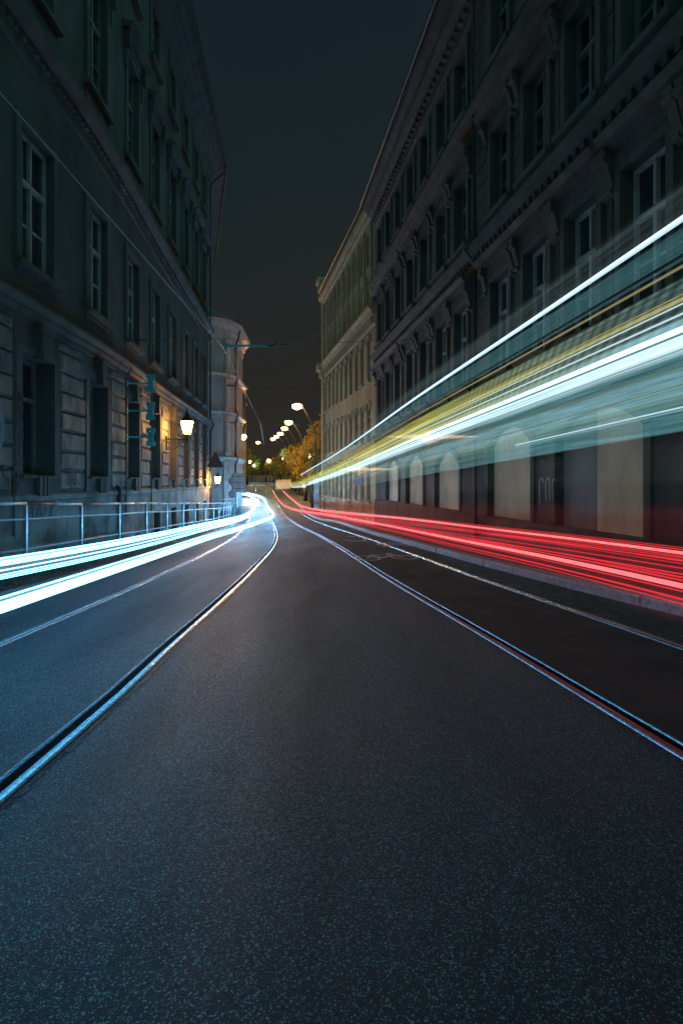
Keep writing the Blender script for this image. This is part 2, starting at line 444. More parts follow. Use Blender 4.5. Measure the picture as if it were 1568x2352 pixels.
ys_all = [-60]+[i*.75 for i in range(-16, 110)]+[84+3*i for i in range(60)]+[300, 400, 600, 900]
gb = MB()
for y0, y1 in zip(ys_all, ys_all[1:]):
    gb.face([(-400, y0, G(y0)), (400, y0, G(y0)), (400, y1, G(y1)), (-400, y1, G(y1))])
struct(gb.build('road', M['asphalt']))
ya = [i*.5 for i in range(-8, 260)]
struct(strip(ya, lambda y: x_at(RI, y)+.07, lambda y: x_at(RO, y)-.07, .004, 'tram_trackbed', M['trackbed']))
KR_c = trace([(1568,1393),(1296,1332),(1110,1287),(947,1245),(850,1220)], .12, -4, [(-.2, 33.5), (-1.55, 39), (-2.3, 43.5), (-3.3, 50), (-4.6, 60), (-6.6, 72), (-10, 95), (-17, 130), (-28, 152)])
KR = xy_path(KR_c, .5)
KL_c = trace([(0,1377),(200,1318),(382,1264),(527,1210)], .12, -4, [(-6.1, 33), (-7.2, 39), (-8.6, 46), (-9.8, 52), (-11.6, 62), (-14, 78), (-18, 100), (-24.5, 128), (-38, 150)])
KL = xy_path(KL_c, .5)
struct(strip(ya, lambda y: x_at(RO, y)+.06, lambda y: x_at(KR, y)+.02, .004, 'gutter_setts', M['setts']))
# left façade plan, right façade plan
FL = xy_path([(-6.22, -6), (-6.25, 4), (-6.28, 10.5), (-6.36, 14.5), (-6.62, 18), (-6.95, 21.5), (-7.35, 26.5), (-7.93, 33.9)], .25)
def xr(y): return 5.75-.145*y if y < 28 else 1.69-.2027*(y-28)
y_l = [i*.5 for i in range(-8, 103)]
struct(strip(y_l, lambda y: (x_at(FL, y)-.3 if y < 33.5 else x_at(KL, y)-2.2), lambda y: x_at(KL, y)-.02, .12, 'pavement_kerbside', M['paving']))
y_r = [i*.5 for i in range(-8, 270)]
struct(strip(y_r, lambda y: x_at(KR, y)+.02, lambda y: (xr(y)+.3 if y < 43 else x_at(KR, y)+9), .12, 'pavement_arcade_side', M['paving']))
def kerb(path, name, side, jy0, jy1, step):
    mb = MB(); rng = random.Random(3)
    pth = [p for p in path if -3.5 < p.y < jy1]
    cum = 0; blocks = []; cur = [pth[0]]
    for a, b in zip(pth, pth[1:]):
        cum += (b-a).length; cur.append(b)
        if cum > step: blocks.append(cur); cur = [b]; cum = 0
    for bl in blocks:
        g = .012; a, b = bl[0], bl[-1]; d = (b-a).normalized()
        p0, p1 = a+d*g, b-d*g
        dz = rng.uniform(-.008, .008); w = .24
        sd = Vector((d.y, -d.x, 0))*side
        jit = rng.uniform(-.008, .008)
        prof = [(0, -.25), (0, .105), (.02, .128), (w, .128), (w, -.25)]
        ring = []
        for p in (p0, p1):
            for q in prof: ring.append(p+sd*(q[0]+jit)+Vector((0, 0, G(p.y)+q[1]+dz)))
        for k in range(4): mb.face([ring[k], ring[k+1], ring[k+6], ring[k+5]])
        mb.face(ring[:5]); mb.face(ring[5:][::-1])
    return struct(mb.build(name, M['kerb']))
kerb(KR, 'kerb_arcade_side', 1, 0, 130, 1.15)
kerb(KL, 'kerb_railing_side', -1, 0, 110, 1.15)
def rail(path, s, label):
    """grooved tram rail: head outside, groove and lip inside (s = +1 inside lies to the right)"""
    p = [q for q in path if q.y > -3]
    p = drape(p, 0)
    gw = .064 if s*path[0].x > 0 or path is LI else .05
    prof = [(-.056*s, 0), (-.052*s, .012), (-.040*s, .0155), (-.022*s, .0170), (-.004*s, .0155), (.004*s, .011), (.008*s, .002), (gw*s, .002), ((gw+.003)*s, .012), ((gw+.010)*s, .014), ((gw+.017)*s, .012), ((gw+.021)*s, 0)]
    mids = [0, 0, 0, 0, 0, 0, 1, 0, 0, 0, 0, 0]
    if s < 0: prof = prof[::-1]; mids = [0, 0, 0, 0, 1, 0, 0, 0, 0, 0, 0, 0]
    r = empty('tram_rail', p[6], label, 'tram rail', 'tram rails in the street')
    mb = MB(); mb.sweep(p, prof, mids=mids)
    o = mb.build('rail_head', [M['rail'], M['groove']], r, False, loc=p[6])
    e = MB(); rng = random.Random(int(1000+p[5].x*10))
    L = offset([Vector((q.x, q.y, 0)) for q in p], -.06*s)
    R_ = offset([Vector((q.x, q.y, 0)) for q in p], .088*s)
    for q in (L, R_):
        for sgn in (1,):
            side = -1 if q is L else 1
            for a, b in zip(q, q[1:]):
                n_ = 10
                if a.y > 25: continue
                for k in range(n_):
                    u0, u1 = a.lerp(b, k/n_), a.lerp(b, (k+1)/n_)
                    d = (b-a).normalized(); sd = Vector((d.y, -d.x, 0))*s*side
                    w0 = rng.uniform(.006, .045)
                    zz0 = G(u0.y)+.006; zz1 = G(u1.y)+.006
                    e.face([u0+Vector((0,0,zz0)), u1+Vector((0,0,zz1)), u1+sd*w0+Vector((0,0,zz1-.003)), u0+sd*w0*.8+Vector((0,0,zz0-.003))])
    e.build('joint_sealant', M['raildirt'], r, loc=p[6])
rail(LI, -1, 'bright polished grooved rail sweeping from the bottom left corner to the white glow')
rail(LO, 1, 'dimmer grooved rail left of the brightest rail, running under the white headlight trails')
rail(RI, 1, 'thin double-lined grooved rail left of the smooth dark tram slab')
rail(RO, -1, 'faint orange-glinting grooved rail between the dark slab and the pale kerb')
# painted bicycle and arrow between the right rails
def ground_frame(p, fwd):
    f = Vector((fwd.x, fwd.y, 0)).normalized(); r = Vector((f.y, -f.x, 0))
    nz = Vector((0, 0, 1)); f3 = Vector((f.x, f.y, G(p.y+.5)-G(p.y-.5) if abs(f.y) > .1 else 0)).normalized()
    nz = r.cross(f3)
    return Matrix((r, nz, f3)).transposed()
pb = unp(872, 1276, .0105); fw = Vector((-.19, 1, 0)); X = ground_frame(pb, fw)
mb = MB()
for cx in (-.42, .42):
    mb.stroke([(cx+.26*math.cos(a*.524), -.5+.5*math.sin(a*.524)) for a in range(13)], .07, X, pb, .002)
for q in ([(-.42,-.5),(-.15,.15)], [(-.15,.15),(.3,.2)], [(.3,.2),(.0,-.5)], [(0,-.5),(-.15,.15)], [(.42,-.5),(.28,.45)], [(.28,.45),(.45,.55)], [(-.2,.35),(-.05,.35)], [(0,-.5),(-.42,-.5)]):
    mb.stroke(q, .075, X, pb, .002)
struct(mb.build('painted_bicycle', M['paint']))
pa = unp(905, 1252, .0105); X = ground_frame(pa, fw); mb = MB()
mb.stroke([(-.45, .2), (0, .9), (.45, .2)], .16, X, pa, .002)
mb.stroke([(-.45, -.5), (0, .2), (.45, -.5)], .16, X, pa, .002)
struct(mb.build('painted_chevron', M['paint']))
pa = unp(826, 1240, .0105); X = ground_frame(pa, fw); mb = MB()
mb.stroke([(-.5, -.9), (-.1, -.6), (.25, .2), (.3, 1.4), (.0, 2.2)], .09, X, pa, .002)
mb.stroke([(-.55, .1), (-.1, -.55), (.1, -.9)], .10, X, pa, .002)
struct(mb.build('painted_turn_arrow', M['paint']))
# zebra by the far left corner, stop line far off
mb = MB()
for k in range(8):
    y = 60+k*2.0
    x = x_at(KL, y)+.6
    mb.hexa([(x, y, G(y)+.004), (x, y, G(y)+.008), (x+2.2, y, G(y)+.004), (x+2.2, y, G(y)+.008), (x-.3, y+.9, G(y+.9)+.004), (x-.3, y+.9, G(y+.9)+.008), (x+1.9, y+.9, G(y+.9)+.004), (x+1.9, y+.9, G(y+.9)+.008)])
struct(mb.build('painted_hatching', M['paint']))
mb = MB()
for k in range(5):
    y = 118+k*.0; x0 = -23+k*2.6
    mb.hexa([(x0, 118, G(118)+.004), (x0, 118, G(118)+.009), (x0+1.7, 117.6, G(117.6)+.004), (x0+1.7, 117.6, G(117.6)+.009), (x0, 121, G(121)+.004), (x0, 121, G(121)+.009), (x0+1.7, 120.6, G(120.6)+.004), (x0+1.7, 120.6, G(120.6)+.009)])
struct(mb.build('painted_crossing', M['paint']))
# leaf litter under the railing
mb = MB(); rng = random.Random(5)
for _ in range(1500):
    y = rng.uniform(4, 26); x = x_at(KL, y)-.35-abs(rng.gauss(0, .45))
    a = rng.uniform(0, 6.3); r = rng.uniform(.015, .04); c = Vector((x, y, G(y)+.125+rng.uniform(0, .015)))
    d1 = Vector((math.cos(a), math.sin(a), rng.uniform(-.4, .4)))*r; d2 = Vector((-math.sin(a), math.cos(a), rng.uniform(-.4, .4)))*r*.6
    mb.face([c-d1, c+d2, c+d1, c-d2])
o = mb.build('leaf_litter', M['litter']); o['kind'] = 'stuff'
tag(o, 'brown fallen leaves and grit strewn along the pavement under the railing', 'leaves')

# ------------------------------------------------------------------ façade tools
class Line:
    """straight façade: u along t from O, w outward along n"""
    def __init__(s, O, E, side):
        s.O = Vector((O[0], O[1], 0)); d = Vector((E[0]-O[0], E[1]-O[1], 0)); s.len = d.length; s.t = d.normalized()
        s.n = Vector((s.t.y, -s.t.x, 0))*side
    def __call__(s, u, v, w=0): return s.O+s.t*u+s.n*w+Vector((0, 0, v))
    def nrm(s, u): return s.n
class Curve:
    def __init__(s, path, side):
        s.p = path; s.cum = [0]; s.side = side
        for a, b in zip(path, path[1:]): s.cum.append(s.cum[-1]+(b-a).length)
        s.len = s.cum[-1]
    def loc(s, u):
        import bisect
        i = min(max(bisect.bisect_right(s.cum, u)-1, 0), len(s.p)-2)
        return i, (u-s.cum[i])/(s.cum[i+1]-s.cum[i])
    def nrm(s, u):
        i, f = s.loc(u)
        j0, j1 = max(i-1, 0), min(i+2, len(s.p)-1)
        d = (s.p[j1]-s.p[j0]).normalized()
        return Vector((d.y, -d.x, 0))*s.side
    def __call__(s, u, v, w=0):
        i, f = s.loc(u)
        return s.p[i].lerp(s.p[i+1], f)+s.nrm(u)*w+Vector((0, 0, v))
    def u_of_y(s, y):
        for i, (a, b) in enumerate(zip(s.p, s.p[1:])):
            if a.y <= y <= b.y: return s.cum[i]+(s.cum[i+1]-s.cum[i])*(y-a.y)/(b.y-a.y)
        return s.len
def wall(mb, F, u0, u1, v0, v1, ops, depth, du=99, m=0, mr=None):
    """wall with real openings (ua, ub, va, vb, rise): rise > 0 = segmental/round head"""
    mr = m if mr is None else mr
    us = {u0, u1}; vs = {v0, v1}
    k = int((u1-u0)/du)
    for i in range(1, k+1): us.add(u0+(u1-u0)*i/(k+1))
    for a, b, c, d, r in ops: us |= {a, b}; vs |= {c, d}
    us = sorted(x for x in us if u0 <= x <= u1); vs = sorted(x for x in vs if v0 <= x <= v1)
    for a, b in zip(us, us[1:]):
        if b-a < 1e-5: continue
        for c, d in zip(vs, vs[1:]):
            um, vm = (a+b)/2, (c+d)/2
            if any(o[0] < um < o[1] and o[2] < vm < o[3] for o in ops): continue
            mb.face([F(a, c), F(b, c), F(b, d), F(a, d)], m)
    for a, b, c, d, r in ops:
        sp = d-r; D = -depth
        for u in (a, b): mb.face([F(u, c), F(u, c, D), F(u, sp, D), F(u, sp)], mr)
        mb.face([F(a, c), F(b, c), F(b, c, D), F(a, c, D)], mr)
        if r <= 0:
            mb.face([F(a, d), F(b, d), F(b, d, D), F(a, d, D)], mr)
        else:
            n_ = 10; arc = []
            hw = (b-a)/2
            R_ = (hw*hw+r*r)/(2*r); cz = d-R_; th = math.asin(min(1, hw/R_))
            for i in range(n_+1):
                q = -th+2*th*i/n_; arc.append(((a+b)/2+R_*math.sin(q), cz+R_*math.cos(q)))
            for p, q in zip(arc, arc[1:]):
                mb.face([F(p[0], p[1]), F(q[0], q[1]), F(q[0], d), F(p[0], d)], m)
                mb.face([F(p[0], p[1]), F(q[0], q[1]), F(q[0], q[1], D), F(p[0], p[1], D)], mr)
def band(mb, F, u0, u1, prof, du=99, m=0, ends=True):
    """moulding: prof list of (w, v) from bottom to top, swept along u"""
    k = int((u1-u0)/du)+1
    us = [u0+(u1-u0)*i/k for i in range(k+1)]
    for a, b in zip(us, us[1:]):
        for p, q in zip(prof, prof[1:]): mb.face([F(a, p[1], p[0]), F(b, p[1], p[0]), F(b, q[1], q[0]), F(a, q[1], q[0])], m)
    if ends:
        for u in (u0, u1): mb.face([F(u, v, w_) for w_, v in prof], m)
def fbox(mb, F, u0, u1, v0, v1, w0, w1, m=0):
    mb.hexa([F(u, v, w_) for u in (u0, u1) for v in (v0, v1) for w_ in (w0, w1)], m)
def place(o, F, u, v, w_, parent):
    nn = F.nrm(u); X = frame3(nn); p = F(u, v, w_)
    if parent: p = p-parent.location
    return Matrix.Translation(p) @ X.to_4x4()
def window_proto(wd, ht, mat_f, hood=None, sill=None, arch=0.0, transom=.64, bars=2, parent=None):
    """window in its own frame: x along the wall, y outward, origin bottom centre"""
    mb = MB(); f = .065; hw = wd/2; top = ht-arch
    I = Matrix.Identity(3)
    mb.box((-hw+f/2, 0, top/2), (f, .08, top)); mb.box((hw-f/2, 0, top/2), (f, .08, top))
    mb.box((0, 0, f/2), (wd-2*f, .08, f))
    if arch <= 0: mb.box((0, 0, ht-f/2), (wd-2*f, .08, f))
    tz = ht*transom
    mb.box((0, .012, tz), (wd-2*f, .10, .085))
    mb.box((0, .006, tz/2), (.075, .088, tz-.09)); mb.box((0, .006, (tz+top)/2+.02), (.06, .088, top-tz-.05-(f if arch <= 0 else 0)))
    for sx in (-1, 1):
        for k in range(1, bars):
            mb.box((sx*hw/2, -.003, tz*k/bars+.02), (hw-f-.045, .05, .03))
    if arch > 0:
        R_ = (hw*hw+arch*arch)/(2*arch); th = math.asin(min(1, hw/R_)); cz = ht-R_
        A = [(R_*math.sin(-th+2*th*i/10), cz+R_*math.cos(-th+2*th*i/10)) for i in range(11)]
        B = [(x*(1-f/hw), z-f) for x, z in A]
        for i in range(10):
            mb.hexa([(A[i][0], -.04, A[i][1]), (A[i][0], .04, A[i][1]), (B[i][0], -.04, B[i][1]), (B[i][0], .04, B[i][1]), (A[i+1][0], -.04, A[i+1][1]), (A[i+1][0], .04, A[i+1][1]), (B[i+1][0], -.04, B[i+1][1]), (B[i+1][0], .04, B[i+1][1])])
    o = mb.build('window', mat_f, parent)
    g = MB()
    if arch > 0:
        g.plate([(-hw, 0), (hw, 0)]+[(x, z) for x, z in A[::-1]], (0, -.03, 0), I, .01)
    else: g.box((0, -.03, ht/2), (wd-.02, .01, ht-.02))
    g.build('pane', M['glass'], o)
    if hood: hood(o)
    if sill: sill(o)
    return o
def rows(proto, F, spots, parent, depth):
    first = True
    for u, v in spots:
        M4 = place(None, F, u, v, -depth+.05, parent)
        if first: proto.parent = parent; proto.matrix_local = M4; first = False
        else: dup(proto, parent, M4)

# ------------------------------------------------------------------ left building
FLc = Curve(FL, 1)
lb = empty('corner_building', (-9, 14, 0), 'tall sooty plaster building on the left, rough stone blocks below, behind the railing', 'building')
def bp_(mb, name, mat, par, smooth=False): return mb.build(name, mat, par, smooth, loc=par.location if par.parent is None else None)
yl = [-3.4, -.4, 2.6, 5.65, 8.7, 11.75, 14.85, 18.0, 21.05, 24.0, 26.85, 29.55, 32.1]
ul = [FLc.u_of_y(y) for y in yl]
ulast = FLc.len
gops = [(u-.63, u+.63, 1.35, 3.78, 0) for u in ul]
bops = [(u-.5, u+.5, -1.15, .1, 0) for u in ul[8:]]
mb = MB(); wall(mb, FLc, 0, ulast, -2.4, 4.5, gops+bops, .44, du=.8)
bp_(mb, 'ground_floor_wall', M['trim_l'], lb)
f1 = [(u-.635, u+.635, 5.55, 8.28, 0) for u in ul]; f2 = [(u-.6, u+.6, 11.2, 14.35, 0) for u in ul]; f3 = [(u-.55, u+.55, 16.6, 18.6, 0) for u in ul]
mb = MB(); wall(mb, FLc, 0, ulast, 4.5, 20.1, f1+f2+f3, .22, du=.8)
far_end = Line((-7.93, 33.9), (-12.3, 50), 1)
fo = [(1.3+2.6*k, 2.4+2.6*k, v, v+2.4, 0) for k in range(6) for v in (5.6, 11.2, 15.9)]
wall(mb, far_end, 0, far_end.len, -2.4, 20.1, fo, .2)
mb.face([(-12.3, 50, -2.4), (-26, 50, -2.4), (-26, 50, 20.1), (-12.3, 50, 20.1)])
mb.face([(-26, 50, -2.4), (-26, -6, -2.4), (-26, -6, 20.1), (-26, 50, 20.1)])
mb.face([(-26, -6, -2.4), (-6.22, -6, -2.4), (-6.22, -6, 20.1), (-26, -6, 20.1)])
bp_(mb, 'wall', M['plaster_l'], lb)
# plinth with a ledge
mb = MB(); ps = [0]+sorted(sum([[o[0], o[1]] for o in bops], []))+[ulast]
for a, b in zip(ps[::2], ps[1::2]): band(mb, FLc, a, b, [(0, -2.4), (.09, -2.4), (.09, .82), (.13, .84), (.13, .95), (.04, 1.0), (0, 1.0)], du=.8)
for o in bops: band(mb, FLc, o[0], o[1], [(0, .14), (.09, .14), (.09, .82), (.13, .84), (.13, .95), (.04, 1.0), (0, 1.0)], du=.8)
bp_(mb, 'plinth', M['plinth_l'], lb)
# rusticated blocks between the ground-floor windows
mb = MB(); rng = random.Random(11)
edges = [0]+sum([[u-.9, u+.9] for u in ul], [])+[ulast]
for a, b in zip(edges[::2], edges[1::2]):
    if b-a < .15: continue
    v = 1.03
    while v < 4.25:
        h = .445; mid = .5
        g = .018; w_ = rng.uniform(.05, .085)
        n_ = max(1, round((b-a)/1.3)); row = int((v-1.03)/h+.5)
        for k in range(n_):
            x0, x1 = a+(b-a)*k/n_+g, a+(b-a)*(k+1)/n_-g; v0, v1 = v+g, min(v+h, 4.38)-g
            c = .035
            P = lambda u, vv, w0: FLc(u, vv, w0)
            ww = w_+rng.uniform(-.012, .012)
            A = [P(x0, v0, 0), P(x1, v0, 0), P(x1, v1, 0), P(x0, v1, 0)]
            B = [P(x0+c, v0+c, ww), P(x1-c, v0+c, ww), P(x1-c, v1-c, ww), P(x0+c, v1-c, ww)]
            mb.face(B)
            for i in range(4): mb.face([A[i], A[(i+1) % 4], B[(i+1) % 4], B[i]])
        v += h
bp_(mb, 'stone_blocks', M['stone_l'], lb)
# mouldings
mb = MB(); band(mb, FLc, 0, ulast, [(0, 4.38), (.06, 4.42), (.06, 4.52), (.14, 4.60), (.14, 4.66), (.26, 4.74), (.26, 4.80), (.05, 4.92), (0, 4.94)], du=.8)
bp_(mb, 'string_course', M['trim_l'], lb)
mb = MB(); band(mb, FLc, 0, ulast, [(0, 9.55), (.05, 9.6), (.05, 9.85), (.12, 9.93), (.12, 10.0), (.34, 10.1), (.36, 10.24), (.30, 10.27), (.04, 10.4), (0, 10.42)], du=.8)
u = .2
while u < ulast-.2: fbox(mb, FLc, u, u+.10, 9.86, 9.97, .05, .14); u += .24
bp_(mb, 'cornice', M['trim_l'], lb)
mb = MB()
eave = [(0, 18.9), (.10, 18.95), (.10, 19.15), (.22, 19.25), (.22, 19.36), (.40, 19.46), (.42, 19.58), (.62, 19.66), (.64, 19.78), (.86, 19.86), (.95, 19.98), (1.0, 20.1), (0, 20.2)]
band(mb, FLc, 0, ulast+.0, eave, du=.8); band(mb, far_end, -.35, far_end.len, eave)
bp_(mb, 'eaves_cornice', M['trim_l'], lb)
mb = MB()
gp = [FLc(ulast*i/40, 20.16, 1.08) for i in range(41)]+[far_end(k, 20.16, 1.08) for k in (.6, 5, 10, 16)]
mb.tube(gp, .09, 8)
mb.tube([FLc(ulast-.1, 20.1, 1.08), FLc(ulast-.1, 19.7, 1.0), FLc(ulast-.12, 18.9, .16), FLc(ulast-.12, 4.95, .12), FLc(ulast-.12, 4.6, .32), FLc(ulast-.12, 4.2, .14), FLc(ulast-.12, -1.3, .12)], .06, 8)
bp_(mb, 'gutter', M['gutter'], lb)
mb = MB()
for a, b in zip(range(0, 40), range(1, 41)):
    p, q = FLc(ulast*a/40, 20.15, .95), FLc(ulast*b/40, 20.15, .95)
    mb.face([p, q, (-16, q.y, 25), (-16, p.y, 25)])
mb.face([far_end(0, 20.15, .95), far_end(far_end.len, 20.15, .95), (-19, 50, 25), (-16, 33.9, 25)])
mb.face([(-16, -6, 25), (-16, 33.9, 25), (-19, 50, 25), (-26, 50, 20.1), (-26, -6, 20.1)])
bp_(mb, 'roof', M['roof'], lb)
for i in (4, 6, 7):
    u = (ul[i]+ul[i+1])/2+.46
    mb = MB(); mb.tube([FLc(u, 4.62, .30), FLc(u, 4.3, .13), FLc(u, .2, .13)], .025, 6)
    bp_(mb, 'lightning_rod_cable', M['trim_l'], lb)
u = (ul[6]+ul[7])/2-.25
mb = MB(); mb.tube([FLc(u, -1.2, .16), FLc(u, .86, .16), FLc(u, 1.05, .14), FLc(u, 1.1, .06)], .065, 10)
bp_(mb, 'pipe_cover', M['gutter'], lb)
# windows
def surround(wd, ht, d, key=True, sillribs=True, drop=.5):
    """stone frame round an opening; local y = 0 lies .39 m behind the façade"""
    def fn(o):
        mb = MB(); hw = wd/2; y = d
        for sx in (-1, 1): mb.box((sx*(hw+.12), y+.02, ht/2), (.22, .08, ht+.02))
        mb.box((0, y+.02, ht+.11), (wd+.46, .08, .20))
        if key:
            mb.hexa([(x*k, yy, z) for x in (-1, 1) for yy in (y, y+.2) for z, k in ((ht-.03, .11), (ht+.52, .17))])
            mb.box((0, y+.12, ht+.56), (.44, .26, .08))
        if sillribs:
            mb.box((0, y+.02, -.24), (wd+.46, .08, .44))
            for x in (-.16, 0, .16): mb.box((x, y+.10, -.22), (.11, .16, .40))
            mb.box((0, y+.05, -.02), (wd+.2, .18, .05))
        mb.build('stone_surround', M['trim_l'], o)
    return fn
W = window_proto(1.26, 2.43, M['frame_dark'], surround(1.26, 2.43, .39), parent=lb, transom=.66, bars=1)
rows(W, FLc, [(u, 1.35) for u in ul], lb, .44)
def frame_trim(wd, ht, d, panel=False, hood=False):
    def fn(o):
        mb = MB(); hw = wd/2
        for sx in (-1, 1): mb.box((sx*(hw+.10), d+.02, ht/2), (.19, .07, ht))
        mb.box((0, d+.02, ht+.09), (wd+.39, .07, .18))
        mb.box((0, d+.07, -.06), (wd+.5, .20, .12))
        mb.box((0, d+.02, -.16), (wd+.36, .07, .08))
        if panel: mb.box((0, d+.012, -.55), (wd+.3, .05, .66))
        if hood:
            for sx in (-1, 1):
                mb.box((sx*(hw+.28), d+.11, ht+.25), (.16, .22, .5)); mb.box((sx*(hw+.28), d+.05, ht-.25), (.12, .11, .5))
            mb.box((0, d+.05, ht+.35), (wd+.3, .10, .30))
            mb.hexa([(x, yy, z) for x in (-hw-.45, hw+.45) for yy, z in ((d, ht+.5), (d, ht+.74), (d+.2, ht+.5), (d+.38, ht+.62))])
            mb.hexa([(-hw-.40, d, ht+.72), (-hw-.40, d+.24, ht+.66), (0, d, ht+.72), (0, d+.24, ht+.66), (-.01, d, ht+1.16), (-.01, d+.30, ht+1.12), (.01, d, ht+1.16), (.01, d+.30, ht+1.12)])
            mb.hexa([(.0, d, ht+.72), (0, d+.24, ht+.66), (hw+.4, d, ht+.72), (hw+.4, d+.24, ht+.66), (-.01, d, ht+1.15), (-.01, d+.29, ht+1.11), (.01, d, ht+1.15), (.01, d+.29, ht+1.11)])
        mb.build('window_trim', M['trim_l'], o)
    return fn
W = window_proto(1.27, 2.73, M['frame_white'], frame_trim(1.27, 2.73, .17), parent=lb)
rows(W, FLc, [(u, 5.55) for u in ul], lb, .22)
W = window_proto(1.2, 3.15, M['frame_dark'], frame_trim(1.2, 3.15, .17, True, True), parent=lb)
rows(W, FLc, [(u, 11.2) for u in ul], lb, .22)
W = window_proto(1.1, 2.0, M['frame_dark'], frame_trim(1.1, 2.0, .17), parent=lb)
rows(W, FLc, [(u, 16.6) for u in ul], lb, .22)
W = window_proto(1.1, 2.4, M['frame_dark'], parent=lb)
rows(W, far_end, [(1.85+2.6*k, v) for k in range(6) for v in (5.6, 11.2, 15.9)], lb, .2)
W = window_proto(1.0, 1.25, M['frame_dark'], parent=lb, bars=1)
rows(W, FLc, [(u, -1.15) for u in ul[8:]], lb, .44)
# graffiti on the left wall
def graf(F, u, v, w_, strokes, width, mat, par, name='graffiti'):
    X = framev(F.nrm(u))
    for s_ in strokes:
        mb = MB(); mb.stroke(s_, width, X, F(u, v, w_)); bp_(mb, name, mat, par)
LET = {'N': [[(0,0),(.05,1),(.6,0),(.65,1)]], 'O': [[(.35,1),(.05,.7),(.1,.2),(.4,0),(.65,.35),(.6,.8),(.35,1)]], 'K': [[(0,0),(.05,1)],[(.6,1),(.05,.5),(.65,0)]],
 'W': [[(0,1),(.15,0),(.35,.7),(.55,0),(.75,1)]], 'D': [[(0,0),(.03,1),(.5,.8),(.55,.3),(0,0)]], 'Y': [[(0,1),(.3,.5)],[(.65,1),(.3,.5),(.15,-.1)]], 'U': [[(0,1),(.05,.2),(.35,0),(.6,.3),(.65,1)]], 'X': [[(0,1),(.6,0)],[(.6,1),(0,0)],[(.3,1.1),(.2,-.1)]],
 'I': [[(.1,1),(.1,0)]], 'A': [[(0,0),(.3,1),(.6,0)],[(.1,.4),(.5,.4)]], 'C': [[(.6,.9),(.3,1),(.05,.6),(.1,.15),(.4,0),(.6,.15)]], 'S': [[(.6,.9),(.2,1),(.1,.65),(.5,.45),(.5,.1),(.05,.05)]], 'Z': [[(0,1),(.55,1),(.05,0),(.6,.05)]]}
def word(txt, h, dx=.8, vert=False):
    out = []
    for i, ch in enumerate(txt):
        for st in LET.get(ch, []):
            if vert: out.append([(x*h*.8, y*h*.85-i*h) for x, y in st])
            else: out.append([(x*h+i*dx*h, y*h) for x, y in st])
    return out
uG = FLc.u_of_y(11.75)
graf(FLc, uG-.78, 2.75, .065, word('NUONKOI', .25, vert=True), .03, M['graffiti'], lb)
graf(FLc, uG-.35, .50, .10, word('WDY', .36, .95), .06, M['graffiti'], lb)
graf(FLc, uG+1.25, 1.15, .10, word('XK', .38, .7), .035, M['graffiti'], lb)
graf(FLc, uG-1.75, 1.1, .10, word('OSA', .40, .85), .05, M['graffiti'], lb)
graf(FLc, uG+4.4, .95, .12, word('CAZ', .28, .8), .03, M['graffiti'], lb)
graf(FLc, uG-1.75, 1.75, .10, [[(0, 0), (.28, .15), (.36, .55), (.2, .95), (0, 1.05)]], .13, M['graffiti_w'], lb)

# ------------------------------------------------------------------ right arcade building
FR = Line((xr(-6), -6), (1.69, 28), -1)
uR = lambda y: (y+6)/FR.t.y
rb = empty('arcade_building', (8, 12, 0), 'dark stone building on the right with boarded arches along the pavement', 'building')
yw = [-3.4, -1.7, .1, 1.8, 3.5, 5.1, 6.75, 8.45, 10.1, 11.75, 13.5, 16.1, 17.8, 19.6, 21.4, 23.3, 25.1, 26.8]
uw = [uR(y) for y in yw]
arches = [(-1.2, 2.5, 2.5), (2.3, 2.5, 2.5), (6.0, 2.5, 2.5), (9.72, 2.5, 2.5), (13.1, 2.2, 2.5), (17.4, 2.2, 2.14), (21.0, 2.2, 2.2), (24.5, 2.2, 2.16)]
aops = [(uR(y)-wd/2, uR(y)+wd/2, .38, tp, .42) for y, wd, tp in arches]
mb = MB(); wall(mb, FR, 0, FR.len, -2.4, 3.2, aops, .16)
bp_(mb, 'ground_floor_wall', M['base_r'], rb)
g1 = [(u-.5, u+.5, 3.85, 6.12, 0) for u in uw]; g2 = [(u-.48, u+.48, 7.75, 9.75, 0) for u in uw]; g3 = [(u-.45, u+.45, 11.4, 13.3, 0) for u in uw]
mb = MB(); wall(mb, FR, 0, FR.len, 3.2, 14.3, g1+g2+g3, .24)
e0, e1 = FR(0, 0), FR(FR.len, 0)
for z0, z1 in ((-2.4, 14.3),):
    mb.face([(e0.x, e0.y, z0), (20, -6, z0), (20, -6, z1), (e0.x, e0.y, z1)])
    mb.face([(20, -6, z0), (20, 28, z0), (20, 28, z1), (20, -6, z1)])
    mb.face([(e1.x, 28, z0), (20, 28, z0), (20, 28, z1), (e1.x, 28, z1)])
bp_(mb, 'wall', M['plaster_r'], rb)
mb = MB(); aps = [0]+sum([[o[0]-.02, o[1]+.02] for o in aops], [])+[FR.len]
for a, b in zip(aps[::2], aps[1::2]): band(mb, FR, a, b, [(0, -2.4), (.07, -2.4), (.07, .30), (.03, .34), (0, .36)])
for o in aops: band(mb, FR, o[0]-.02, o[1]+.02, [(0, -2.4), (.07, -2.4), (.07, .30), (.03, .34), (0, .36)], ends=False)
bp_(mb, 'plinth', M['base_r'], rb)
def rstring(name, prof, dent=None):
    mb = MB(); band(mb, FR, 0, FR.len, prof)
    if dent:
        u = .1
        while u < FR.len-.1: fbox(mb, FR, u, u+dent[0], dent[1], dent[2], .05, dent[3]); u += dent[0]*2.1
    bp_(mb, name, M['trim_r'], rb)
rstring('string_course', [(0, 3.0), (.08, 3.05), (.08, 3.25), (.22, 3.34), (.24, 3.42), (.05, 3.52), (0, 3.54)])
